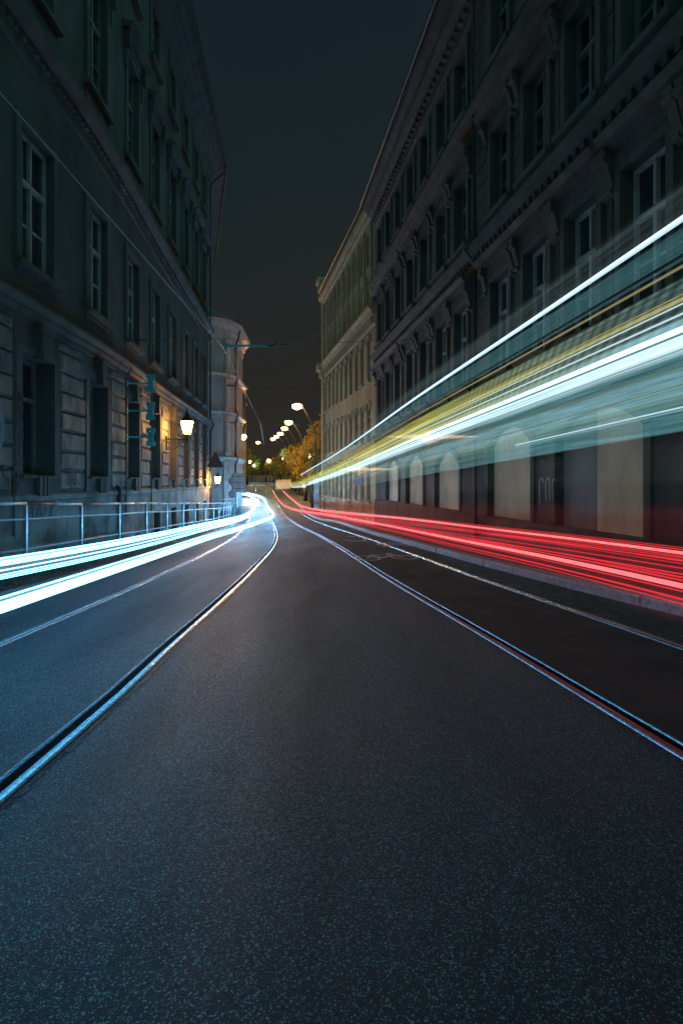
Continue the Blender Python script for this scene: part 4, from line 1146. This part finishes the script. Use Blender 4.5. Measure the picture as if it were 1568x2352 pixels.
# dark box on a post (litter bin) and small notices
c = at(717.5, 1128, 50.5); O = Vector((c.x, 50.5, G(50.5)+.12)); rt = empty('litter_bin', O, 'brown litter bin on a post left of the tall white board', 'litter bin')
mb = MB(); mb.box((c.x, 50.5, O.z+1.15), (.52, .4, .95)); mb.box((c.x, 50.5, O.z+1.66), (.6, .46, .08)); mb.build('bin', M['pole'], rt, loc=O)
mb = MB(); mb.box((c.x, 50.5, O.z+.34), (.3, .25, .68)); mb.build('stand', M['iron'], rt, loc=O)
rt, c, O = sign_at(698.5, 1116, 74, 'stop_flag', 'small pale square notice fixed to a thin post by the second lamp', 'notice', .2)
mb = MB(); mb.box(c+Vector((0, -.05, 0)), (.42, .03, .58), None); mb.build('plate', M['sign_white'], rt, loc=O)
rt, c, O = sign_at(652.5, 1074, 116, 'pedestrian_sign', 'small dark square crossing sign with a white triangle, far off before the trees', 'road sign', .3)
mb = MB(); mb.box(c+Vector((0, -.05, 0)), (.8, .03, .8)); mb.build('plate', M['sign_white'], rt, loc=O)
mb = MB(); mb.box(c+Vector((0, -.075, 0)), (.7, .02, .7)); mb.build('blue_panel', M['sign_blue'], rt, loc=O)
mb = MB(); mb.plate([(-.25, -.22), (.25, -.22), (0, .25)], c+Vector((0, -.09, 0)), VF, .01); mb.build('white_triangle', M['sign_white'], rt, loc=O)
# thin marker posts
for i, (px, y, top) in enumerate([(752, 40.5, 1112), (757, 40, 1125), (769.5, 38, 1108), (774.5, 37.5, 1124), (792, 34.6, 1109), (799, 34, 1122), (806.5, 33.2, 1121), (830, 30.2, 1121)]):
    c = at(px, top, y); O = Vector((c.x, y, G(y)+.12)); hh = c.z-O.z
    rt = empty('marker_post', O, ['thin white post, leftmost of the row before the ochre arches', 'short white post beside the leftmost tall one', 'second tall white post in the row', 'shorter post right of the second tall one',
        'third tall white post left of the no stopping sign', 'short post right of the third tall one', 'rightmost short post of the middle pair', 'short white post just right of the no stopping sign'][i], 'post', 'thin posts with red and white bands')
    mb = MB(); mb.tube([O, O+Vector((0, 0, hh))], .030, 8); mb.build('pole', M['pole_grey'], rt, True, loc=O)
    mb = MB()
    for zz in (.62, .85): mb.tube([O+Vector((0, 0, zz)), O+Vector((0, 0, zz+.10))], .036, 8)
    mb.build('red_band', M['sign_red'], rt, loc=O)
# signs at the far left corner, seen from behind
p = at(494, 1056, 32.6); nn = FLc.nrm(FLc.u_of_y(32.6)); O = FLc(FLc.u_of_y(32.6), p.z, .1)
rt = empty('triangle_sign', O, 'dark triangular sign seen from behind, mounted on an arm at the far left corner', 'road sign')
pc = Vector((p.x, 32.6, p.z)); mb = MB()
mb.plate([(-.46, -.38), (-.40, -.44), (.40, -.44), (.46, -.38), (.05, .44), (-.05, .44)], pc, VF, .02); mb.build('plate', M['sign_black'], rt, loc=O)
mb = MB(); mb.tube([O, pc+Vector((0, .05, 0))], .025, 6); mb.tube([pc+Vector((0, .05, -.4)), pc+Vector((0, .05, .3))], .02, 6); mb.build('arm', M['iron'], rt, loc=O)
y = 47.5; c = at(547, 1108.5, y); O = Vector((c.x, y, G(y)+.12)); rt = empty('direction_sign', O, 'grey back of a square road sign on two posts at the far left kerb', 'road sign')
mb = MB()
for dx in (-.28, .28): mb.tube([O+Vector((dx, -.05, 0)), O+Vector((dx, -.05, c.z-O.z+.6))], .03, 8)
mb.build('posts', M['pole_grey'], rt, loc=O)
mb = MB(); mb.box(c, (1.12, .03, 1.6)); mb.build('plate', M['sign_back'], rt, loc=O)
mb = MB()
for dz in (-.5, 0, .5): mb.box(c+Vector((0, -.03, dz)), (1.05, .03, .05))
mb.build('stiffener', M['pole'], rt, loc=O)
y = 48.5; c = at(536.5, 1108, y); O = Vector((c.x, y, G(y)+.12)); rt = empty('round_signs_post', O, 'post with two pale round signs seen from behind beside the square sign back', 'road sign'); post(rt, O, c.z-O.z+.5)
for dz in (.1, -1.0):
    mb = MB(); mb.disc(c+Vector((-.1, -.05, dz)), .36, 24, VF, .02); mb.build('plate', M['sign_back'], rt, loc=O)
y = 70; c = at(546.5, 1086.5, y); O = Vector((c.x, y, G(y)+.12)); rt = empty('numbered_sign', O, 'small round cream sign with a dark stroke above the square sign back', 'road sign'); post(rt, O, c.z-O.z+.3)
mb = MB(); mb.disc(c+Vector((0, -.06, 0)), .32, 24, VF, .02); mb.build('plate', M['sign_white'], rt, loc=O)
mb = MB(); mb.box(c+Vector((0, -.08, 0)), (.07, .02, .36)); mb.build('mark', M['sign_black'], rt, loc=O)
# short railing at the far left corner
O = Vector((-9.6, 50.5, G(50.5)+.12)); rt = empty('corner_railing', O, 'short thin railing at the far left corner under the sign backs', 'railing')
PA = [Vector((-10.2, 48.0, 0)), Vector((-9.9, 50, 0)), Vector((-9.7, 52.5, 0)), Vector((-9.9, 55, 0))]
PA = drape(PA, .12)
for h, nm in ((1.05, 'handrail'), (.6, 'lower_bar')):
    mb = MB(); mb.tube([q+Vector((0, 0, h)) for q in PA], .03, 6); mb.build(nm, M['pole_grey'], rt, loc=O)
for q in PA:
    mb = MB(); mb.tube([q, q+Vector((0, 0, 1.05))], .03, 6); mb.build('post', M['pole_grey'], rt, loc=O)
# bollards of the far pavement
for i, (px, y) in enumerate([(684.5, 78.5), (701, 66), (668, 96)]):
    c = at(px, 1120, y); O = Vector((c.x, y, G(y)+.12)); rt = empty('bollard', O, ['dark tapered bollard just left of the second lamp pole', 'dark tapered bollard near the tall white board', 'small dark bollard far along the right pavement'][i], 'bollard', 'dark bollards on the far right pavement')
    mb = MB(); mb.lathe([(.32, 0), (.30, .15), (.20, .9), (.15, 1.05)], O, 10); mb.build('body', M['iron'], rt, True, loc=O)
    mb = MB(); mb.lathe([(.19, 1.03), (.19, 1.1), (.10, 1.22), (.02, 1.26)], O, 10); mb.build('cap', M['iron'], rt, True, loc=O)

# ------------------------------------------------------------------ overhead wires
cw = [unp_high(0, 205, 5.5), unp_high(205, 441, 5.5), unp_high(395, 660, 5.5), unp_high(517, 803, 5.5), unp_high(598, 973, 5.5), unp_high(602, 985, 5.5), unp_high(606, 1020, 5.5)]
pts = [cw[0]+(cw[0]-cw[1])*1.2, cw[0], cw[3], cw[4], cw[6]]
mb = MB(); mb.tube(pts, .009, 6); o = mb.build('tram_wire', M['wire'], None, True, loc=pts[1])
tag(o, 'bright overhead tram wire slanting down across the sooty facade to the road end', 'wire')
A = cw[3]+Vector((0, 0, .12)); yA = A.y
B = at(612, 794, yA+.4); Cc = at(650, 790, yA+.8)
O = A.copy(); rt = empty('pull_off_arm', O, 'teal insulated rod holding the tram wire, hung on a cross wire between the facades', 'wire arm')
mb = MB(); mb.tube([A, B], .034, 8); mb.tube([A+Vector((0, 0, -.18)), A+Vector((0, 0, .06))], .03, 6); mb.build('rod', M['teal'], rt, True, loc=O)
mb = MB(); q = at(628, 793, yA+.6)
mb.tube([B, q], .05, 8); mb.tube([q, at(659, 790, yA+.9)], [.03, .02], 8); mb.tube([at(634, 782, yA+.7), at(634, 796, yA+.7)], .022, 6); mb.build('insulator', M['insul'], rt, True, loc=O)
wl = FLc(FLc.u_of_y(16.2), 5.25, 0); wr = FR(uR(18.5), 5.9, 0)
rt = empty('span_wire', wl, 'thin cross wire carrying the teal rod from the left facade to the arcade building', 'wire', 'thin cross wires')
mb = MB(); mb.tube([wl, at(515, 777, yA), at(634, 783, yA+.7), at(659, 791, yA+.9), wr], .008, 5); mb.build('cable', M['wire_dark'], rt, loc=wl)
mb = MB(); i0 = wl.lerp(at(515, 777, yA), .14); i1 = wl.lerp(at(515, 777, yA), .30); mb.tube([i0, i1], .028, 6); mb.build('insulator', M['insul'], rt, loc=wl)
for (pa, pb_, ya_, yb, lbl) in [((480, 881), (760, 893), 31, 40, 'thin cross wire below the teal rod, reaching the ochre building'), ((500, 968), (745, 975), 44, 43, 'thin far cross wire level with the street lamp heads')]:
    a, b = at(*pa, ya_), at(*pb_, yb)
    rt = empty('span_wire', a, lbl, 'wire', 'thin cross wires')
    mb = MB(); mid = a.lerp(b, .5)-Vector((0, 0, .15)); mb.tube([a, a.lerp(b, .25)-Vector((0, 0, .1)), mid, a.lerp(b, .75)-Vector((0, 0, .1)), b], .012, 5); mb.build('cable', M['wire_dark'], rt, loc=a)
    mb = MB(); mb.tube([a.lerp(b, .12)-Vector((0, 0, .05)), a.lerp(b, .17)-Vector((0, 0, .07))], .05, 6); mb.build('insulator', M['insul'], rt, loc=a)

# ------------------------------------------------------------------ trees and the far fence
def tree_mesh(seed, H, R_, n_leaf, leaf, mat):
    rng = random.Random(seed); r = bpy.data.objects.new('tree', None); C.objects.link(r)
    tr = MB(); th = H*.30
    tr.tube([(0, 0, -.3), (.05, 0, th*.5), (-.05, .05, th), (.1, 0, H*.55), (.05, 0, H*.8)], [.24, .2, .17, .11, .04], 8)
    cl = []
    for k in range(26):
        a = rng.uniform(0, 6.283); f = rng.uniform(.25, 1.0)
        zz = rng.uniform(th*.85, H*.96); sp = R_*math.sin(math.pi*min(1, max(.08, (zz-th*.6)/(H-th*.6)))**.75)
        c = Vector((math.cos(a)*sp*f, math.sin(a)*sp*f, zz)); cl.append((c, rng.uniform(.5, 1.15)*R_*.36))
        if k < 12: tr.tube([(0, 0, max(th*.8, zz-R_*.7)), c*.55+Vector((0, 0, .45*zz-.1)), c], [.09, .05, .015], 5)
    tr.build('trunk', M['bark'], r, True)
    lv = MB()
    for _ in range(n_leaf):
        c, s_ = rng.choice(cl)
        d = Vector((rng.gauss(0, 1), rng.gauss(0, 1), rng.gauss(0, .8))); d = d.normalized()*s_*rng.uniform(.35, 1.08)
        p = c+d
        if p.z < th*.55: continue
        x = Vector((rng.gauss(0, 1), rng.gauss(0, 1), rng.gauss(0, 1))).normalized(); y = x.cross(Vector((rng.gauss(0, 1), rng.gauss(0, 1), rng.gauss(0, 1)))).normalized()
        q = leaf*rng.uniform(.6, 1.3)
        lv.face([p-x*q, p+y*q*.55, p+x*q, p-y*q*.55])
    lv.build('crown', mat, r)
    return r
TP = [tree_mesh(1, 7.5, 2.9, 5200, .15, M['leaf']), tree_mesh(2, 8.5, 3.2, 5200, .16, M['leaf']), tree_mesh(3, 7.0, 2.8, 4600, .16, M['leaf_green'])]
TS = [ # px, y, top py, proto, label
 (742, 62, 962, 1, 'tallest lamp-lit tree, right behind the nearest lamp pole'), (716, 72, 1000, 0, 'golden tree left of the tallest one, behind the nearest lamp pole'), (697, 86, 1020, 1, 'golden tree between the first two lamp poles'),
 (676, 98, 1022, 0, 'golden tree behind the third lamp pole'), (661, 112, 1030, 2, 'bright yellow-green tree behind the white lamp'), (645, 128, 1045, 0, 'low dark golden tree right of the road end'),
 (628, 150, 1052, 1, 'dark tree in the middle distance right of the lone lamp'), (612, 165, 1052, 2, 'dark tree straight behind the lone lamp'), (595, 165, 1056, 0, 'dark tree left of the lone lamp'),
 (578, 158, 1060, 1, 'dark low tree over the far fence'), (560, 140, 1030, 2, 'greenish tree beside the left lamps'), (545, 118, 1020, 0, 'golden-green tree beside the round-cornered building'), (531, 104, 1035, 1, 'tree mostly hidden by the round-cornered building'),
 (730, 84, 1012, 2, 'green tree filling the gap by the ochre building'), (706, 104, 1035, 2, 'low tree behind the square-armed lamp'), (640, 172, 1058, 2, 'farthest dark tree at the end of the row')]
used = set()
for px, y, top, k, lb_ in TS:
    p = at(px, 1100, y); z0 = G(y); ht = CAMZ+(HY-top)/F_PX*y-z0
    Hs = (7.5, 8.5, 7.0)[k]; s_ = ht/Hs
    o = TP[k] if k not in used else dup(TP[k]); used.add(k)
    o.location = (p.x, y, z0); o.scale = (s_*1.05, s_*1.05, s_); o.rotation_euler = (0, 0, random.uniform(0, 6.28))
    tag(o, lb_, 'tree', 'trees at the end of the street')
O = Vector((-40, 166, G(160))); ft = empty('far_fence', O, 'long pale fence behind the bend, below the dark trees', 'fence')
mb = MB(); mb.box((-26, 158.2, G(158)+.95), (52, .08, 1.7)); mb.build('boards', surf('weathered_fence', (.3, .24, .16), .85, scale=2), ft, loc=O)
mb = MB()
for k in range(27): mb.box((-52+2*k, 158.1, G(158)+1.0), (.14, .16, 2.0))
mb.build('posts', M['bark'], ft, loc=O)
# ------------------------------------------------------------------ lights of the passing traffic
def light_path(pxs, h, step=.4, ext=2.5):
    pts = [unp(x, y, h) for x, y in pxs]
    d = (pts[0]-pts[1]).normalized()
    pts = [pts[0]+d*ext]+pts
    sp = spline([Vector((p.x, p.y, 0)) for p in pts], step)
    # smooth the plan a little
    for _ in range(9):
        sp = [sp[0]]+[(a+b*2+c)/4 for a, b, c in zip(sp, sp[1:], sp[2:])]+[sp[-1]]
    return sp
def ell(a, b, n_=12, up=0, side=0): return [(side+a*math.cos(2*math.pi*k/n_), up+b*math.sin(2*math.pi*k/n_)) for k in range(n_)]
def slab(h0, h1, th=.012, side=0): return [(side-th, h0), (side+th, h0), (side+th, h1), (side-th, h1)]
def sweep_var(mb, path, n_, fn):
    """tube of changing section: fn(point) -> (half width, half height)"""
    rings = []; d = 0
    for i, p in enumerate(path):
        t = (path[min(i+1, len(path)-1)]-path[max(i-1, 0)]); t.z = 0; t.normalize(); sd = Vector((t.y, -t.x, 0))
        a, b = fn(p); rings.append(len(mb.v))
        for k in range(n_):
            q = 2*math.pi*k/n_; mb.v.append(tuple(p+sd*a*math.cos(q)+Vector((0, 0, b*math.sin(q)))))
    for j, (a, b) in enumerate(zip(rings, rings[1:])):
        for k in range(n_):
            k2 = (k+1) % n_; mb.f.append((a+k, a+k2, b+k2, b+k)); mb.m.append(0)
            va, vb = .5+.5*math.sin(2*math.pi*k/n_), .5+.5*math.sin(2*math.pi*k2/n_)
            mb.uv[len(mb.f)-1] = [(j*.4, va), (j*.4, vb), (j*.4+.4, vb), (j*.4+.4, va)]
    for r_, rev in ((rings[0], 1), (rings[-1], 0)):
        f = tuple(r_+k for k in range(n_)); mb.f.append(f[::-1] if rev else f); mb.m.append(0)
E_HEAD = glow_far('headlight_white', (.115, .52, .96), 12.0, 42, 12, 30)
E_HAZE = veil('headlight_blue_rim', (.22, .58, 1.0), .13, freq=26, contrast=.7, edge=.5, seed=2)
E_SOFT = veil('headlight_soft_rim', (.30, .62, 1.0), .16, freq=8, contrast=.3, edge=.5, seed=3)
E_SHEET = veil('headlight_strands', (.42, .74, 1.0), .17, freq=75, contrast=1.0, edge=.25, seed=5, dots=130)
def headlight(pxs, label, drop):
    p0 = light_path(pxs, .65); p = drape(p0, .65)
    O = p[8].copy(); rt = empty('headlight_trail', O, label, 'light trail', 'white headlight trails')
    far = lambda y: min(1, max(0, (y-14)/26))
    mb = MB(); sweep_var(mb, p, 12, lambda q: (.012+.055*far(q.y), .015+.07*far(q.y))); mb.build('bright_core', E_HEAD, rt, True, loc=O)
    mb = MB(); sweep_var(mb, p, 14, lambda q: (.022+.13*far(q.y), .036+.15*far(q.y))); mb.build('blue_rim', E_HAZE, rt, True, loc=O)
    mb = MB(); sweep_var(mb, [v for v in p if v.y > 12], 14, lambda q: (.05+.30*far(q.y), .06+.30*far(q.y))); mb.build('soft_rim', E_SOFT, rt, True, loc=O)
    mb = MB(); q = [v for v in p if v.y < 26]; mb.sweep(q, slab(-drop, .045)); mb.build('light_strands', E_SHEET, rt, loc=O)
    for k, (dz, ds, rr) in enumerate(((.046, .02, .004), (.030, -.03, .006), (-.024, .03, .007), (-.036, -.02, .004), (-drop*.5, -.02, .006), (-drop*.7, .03, .004), (-drop*.85, .01, .005), (-drop*.97, 0, .003))):
        mb = MB(); q = offset([Vector((v.x, v.y, 0)) for v in p if v.y < 30], ds); mb.tube(drape(q, .65+dz), rr, 6)
        mb.build('thin_strand', E_HEAD, rt, True, loc=O)
headlight([(0,1293),(183,1263),(340.6,1233),(476,1203.6),(549,1188),(574,1177),(585,1165),(587,1155),(580,1142),(567,1136.5),(547,1133)], 'upper white headlight trail passing behind the railing bars on the left', .17)
headlight([(0,1392),(220,1318),(366,1272),(476,1234),(549,1214),(600,1197),(624,1187),(626,1179),(617,1168.6),(611,1157.6),(606,1146.6),(593,1139.5),(566,1133)], 'lower and thicker white headlight trail along the left kerb', .05)

E_RED = glow('taillight_core', (1, .16, .17), 1.7)
E_REDL = glow('taillight_line', (1, .04, .055), .85)
E_REDV = veil('taillight_band', (1, .045, .07), .055, freq=34, contrast=.8, edge=.22, seed=9, y_far=(9, 22), far_gain=2.6)
E_REDF = veil('taillight_faint_glow', (1, .05, .12), .011, freq=40, contrast=.9, edge=.30, seed=4, y_far=(9, 22), far_gain=2.0)
pB = light_path([(1568,1348),(1383,1304.6),(1224.5,1273),(1066,1243),(947,1219),(888.5,1207),(818,1194),(756.7,1183),(699.6,1175),(669,1168.5),(651,1160),(636,1144),(627,1128)], .8, ext=2.2)
pA = light_path([(1568,1271),(1343,1241),(1145,1217.5),(947,1193),(888.5,1187),(818,1180.5),(748,1173.5),(713,1168.5),(691,1161.5),(671,1147),(650,1129)], .8, ext=3)
pC = light_path([(1568,1297),(1224,1246),(947,1209),(818,1189),(748,1179),(690,1172)], .8, ext=2.6)
def taillight(p0, label, bands, core=True):
    p = drape(p0, .8); O = p[6].copy(); rt = empty('taillight_trail', O, label, 'light trail', 'red taillight trails')
    far = lambda y: min(1, max(0, (y-10)/25))
    if core:
        mb = MB(); sweep_var(mb, p, 10, lambda q: (.012+.05*far(q.y), .014+.05*far(q.y))); mb.build('bright_core', E_RED, rt, True, loc=O)
    for dz, r_ in ((.030, .005), (.048, .003), (-.028, .004), (-.07, .006), (-.095, .003)):
        mb = MB(); mb.tube([v+Vector((0, 0, dz)) for v in p if v.y < 32], r_, 6); mb.build('thin_strand', E_REDL, rt, True, loc=O)
    for h0, h1, m_, ym in bands:
        mb = MB(); mb.sweep([v for v in p if v.y < ym], slab(h0, h1, .008, .015)); mb.build('red_band' if m_ is E_REDV else 'faint_band', m_, rt, loc=O)
taillight(pB, 'lowest red taillight trail, brightest line just over the right kerb', [(-.14, .06, E_REDV, 40), (-.22, -.05, E_REDF, 30)])
taillight(pA, 'upper red taillight trail, running across the bases of the boarded arches', [(-.07, .05, E_REDV, 34), (.02, .46, E_REDF, 30)])
taillight(pC, 'broad red band between the two bright red lines on the right', [(-.09, .08, E_REDV, 30)], core=False)

# the tram: its lit windows and lamps drawn out along the right-hand track
TR = [p for p in offset(RI, .45) if .7 < p.y < 48.5]
for _ in range(6): TR = [TR[0]]+[(a+b*2+c)/4 for a, b, c in zip(TR, TR[1:], TR[2:])]+[TR[-1]]
k_ = (1568-HX)/F_PX
for a, b in zip(TR, TR[1:]):
    fa, fb = a.x-k_*a.y, b.x-k_*b.y
    if fa >= 0 > fb: yc = a.y+(b.y-a.y)*fa/(fa-fb)
xc = k_*yc
def hh(py): return CAMZ+(HY-py)/F_PX*yc-G(yc)
O = Vector((xc, yc, G(yc)+.2)); tram = empty('tram_light_trail', O, 'white, teal and yellow light band of a passing tram before the arcade building', 'light trail')
V = lambda *a, **k: veil(*a, **k)
TEAL = (.24, .72, .80)
sheets = [ # name, top px, bottom px, material, y limits
 ('roof_glow', 405, 505, V('tram_roof_glow', (.5, .75, .8), .022, freq=9, contrast=.9, edge=.3, seed=1, y_far=(8, 20), far_gain=1.0, fade_far=(18, 36))),
 ('upper_window_band', 512, 592, V('tram_upper_window_band', TEAL, .055, freq=14, contrast=.5, edge=.06, seed=2, y_far=(8, 18), far_gain=1.0, fade_far=(25, 40))),
 ('yellow_rim', 592, 602, V('tram_yellow_rim', (.70, .62, .28), .20, freq=5, contrast=.2, edge=.4, seed=3, y_far=(6, 18), col_far=(.8, .8, .1))),
 ('display_band', 616, 742, V('tram_display_band', (.30, .55, .52), .085, col_far=(.62, .66, .06), y_far=(3.5, 9), freq=26, contrast=.8, edge=.05, seed=4, dots=42, far_gain=2.7)),
 ('yellow_stripe', 655, 671, V('tram_yellow_stripe', (.78, .64, .18), .24, col_far=(.8, .75, .08), freq=8, contrast=.4, edge=.35, seed=5, y_far=(5, 20), far_gain=1.3)),
 ('bright_window_band', 700, 745, V('tram_bright_window_band', (.4, .8, .92), .20, freq=30, contrast=.9, edge=.25, seed=6, y_far=(4, 10), col_far=(.8, .8, .25), far_gain=.7)),
 ('lamp_row_glow', 730, 798, V('tram_lamp_row_glow', (.62, .90, 1.0), .62, freq=12, contrast=.6, edge=.5, seed=7, y_far=(8, 18), far_gain=.9)),
 ('window_band', 778, 978, V('tram_window_band', TEAL, .11, freq=34, contrast=.75, edge=.025, seed=8, y_far=(5, 14), col_far=(.30, .55, .55), far_gain=.55, fade_far=(16, 34))),
 ('window_strands', 800, 900, V('tram_window_strands', (.5, .85, .95), .10, freq=90, contrast=1.0, edge=.3, seed=9, y_far=(6, 18), far_gain=.6, fade_far=(14, 26))),
 ('green_strands', 860, 925, V('tram_green_strands', (.42, .5, .12), .045, freq=60, contrast=1.0, edge=.3, seed=10, y_far=(6, 18), far_gain=.5, fade_far=(10, 20))),
 ('lower_body_glow', 980, 1110, V('tram_lower_body_glow', (.35, .45, .42), .008, freq=16, contrast=.9, edge=.2, seed=11, fade_far=(12, 30))),
]
for i, (nm, a, b, m_) in enumerate(sheets):
    mb = MB(); q = offset(TR, .03*i); mb.sweep(drape(q, 0), slab(hh(b), hh(a), .006)); mb.build(nm, m_, tram, loc=O)
lines = [('white_streak', 501, .0150, glow('tram_white_streak', (.60, .88, 1.0), 1.6)), ('white_streak', 510, .0100, glow('tram_white_streak_low', (.55, .85, 1.0), 1.0)),
 ('lamp_row_streak', 759, .020, glow('tram_lamp_row', (.55, .86, 1.0), 1.9)), ('lamp_row_streak', 778, .010, glow('tram_lamp_row_low', (.5, .82, 1.0), 1.5)), ('thin_white_streak', 727, .007, glow('tram_thin_white', (.6, .85, .95), .9)),
 ('thin_white_streak', 706, .005, bpy.data.materials['tram_thin_white']), ('thin_yellow_streak', 686, .004, glow('tram_thin_yellow', (.7, .6, .2), .5)), ('thin_yellow_streak', 850, .004, glow('tram_thin_olive', (.5, .55, .22), .28)),
 ('thin_white_streak', 812, .006, glow('tram_thin_teal', (.45, .8, .9), .5)), ('thin_white_streak', 942, .005, bpy.data.materials['tram_thin_white']), ('thin_white_streak', 949, .003, bpy.data.materials['tram_thin_teal']),
 ('thin_yellow_streak', 893, .003, bpy.data.materials['tram_thin_olive']), ('dark_gutter_line', 610, .012, M['sign_black'])]
for i, (nm, py, r_, m_) in enumerate(lines):
    lim = 26 if py > 800 and py < 960 else (36 if nm == 'white_streak' else 48)
    if nm == 'lamp_row_streak': lim = 30
    if nm == 'dark_gutter_line': lim = 16
    q = [v for v in offset(TR, -.012-.008*i) if v.y < lim and (v.y < 5.5 or not (940 <= py < 960))]
    mb = MB(); mb.sweep(drape(q, hh(py)), ell(r_*.6, r_, 8)); mb.build(nm, m_, tram, True, loc=O)
warm = veil('tram_reflection_glow', (1, .60, .28), .60, freq=6, contrast=.4, edge=.5, seed=12)  # glowing ribbons painted in as the lantern's reflection in the tram windows
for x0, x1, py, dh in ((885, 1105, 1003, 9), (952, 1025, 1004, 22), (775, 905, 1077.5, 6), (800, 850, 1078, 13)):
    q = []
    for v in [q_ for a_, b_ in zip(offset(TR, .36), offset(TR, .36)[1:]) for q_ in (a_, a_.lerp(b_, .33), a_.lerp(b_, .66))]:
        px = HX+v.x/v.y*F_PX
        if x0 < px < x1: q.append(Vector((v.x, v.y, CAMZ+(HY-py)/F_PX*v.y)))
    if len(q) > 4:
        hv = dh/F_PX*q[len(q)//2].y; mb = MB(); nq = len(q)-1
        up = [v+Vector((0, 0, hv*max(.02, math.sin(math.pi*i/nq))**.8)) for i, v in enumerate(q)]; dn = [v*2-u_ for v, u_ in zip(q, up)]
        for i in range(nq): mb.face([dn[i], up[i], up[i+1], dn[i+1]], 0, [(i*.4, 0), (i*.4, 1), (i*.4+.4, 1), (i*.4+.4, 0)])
        mb.build('reflection_ribbon', warm, tram, loc=O)
c = at(650, 1112, 48.2)  # glow put into this sheet in place of lamp light on the tram's end
mb = MB(); mb.sweep([c+Vector((-.62, .05, -.06)), c+Vector((0, 0, 0)), c+Vector((.66, .03, .02))], slab(-.46, .46, .01))
mb.build('glowing_end_panel', veil('tram_end_panel_glow', (1, .58, .25), .30, freq=3, contrast=.25, edge=.16, seed=21), tram, loc=O)

# ------------------------------------------------------------------ render settings
SC.render.engine = 'CYCLES'
SC.view_settings.view_transform = 'Standard'; SC.view_settings.look = 'None'
SC.view_settings.exposure = 0; SC.view_settings.gamma = 1
cy_ = SC.cycles
cy_.use_denoising = True
try: cy_.denoiser = 'OPENIMAGEDENOISE'
except Exception: pass
cy_.transparent_max_bounces = 64; cy_.max_bounces = 5; cy_.diffuse_bounces = 3; cy_.glossy_bounces = 3
cy_.sample_clamp_indirect = 4; cy_.volume_bounces = 0; cy_.use_light_tree = True
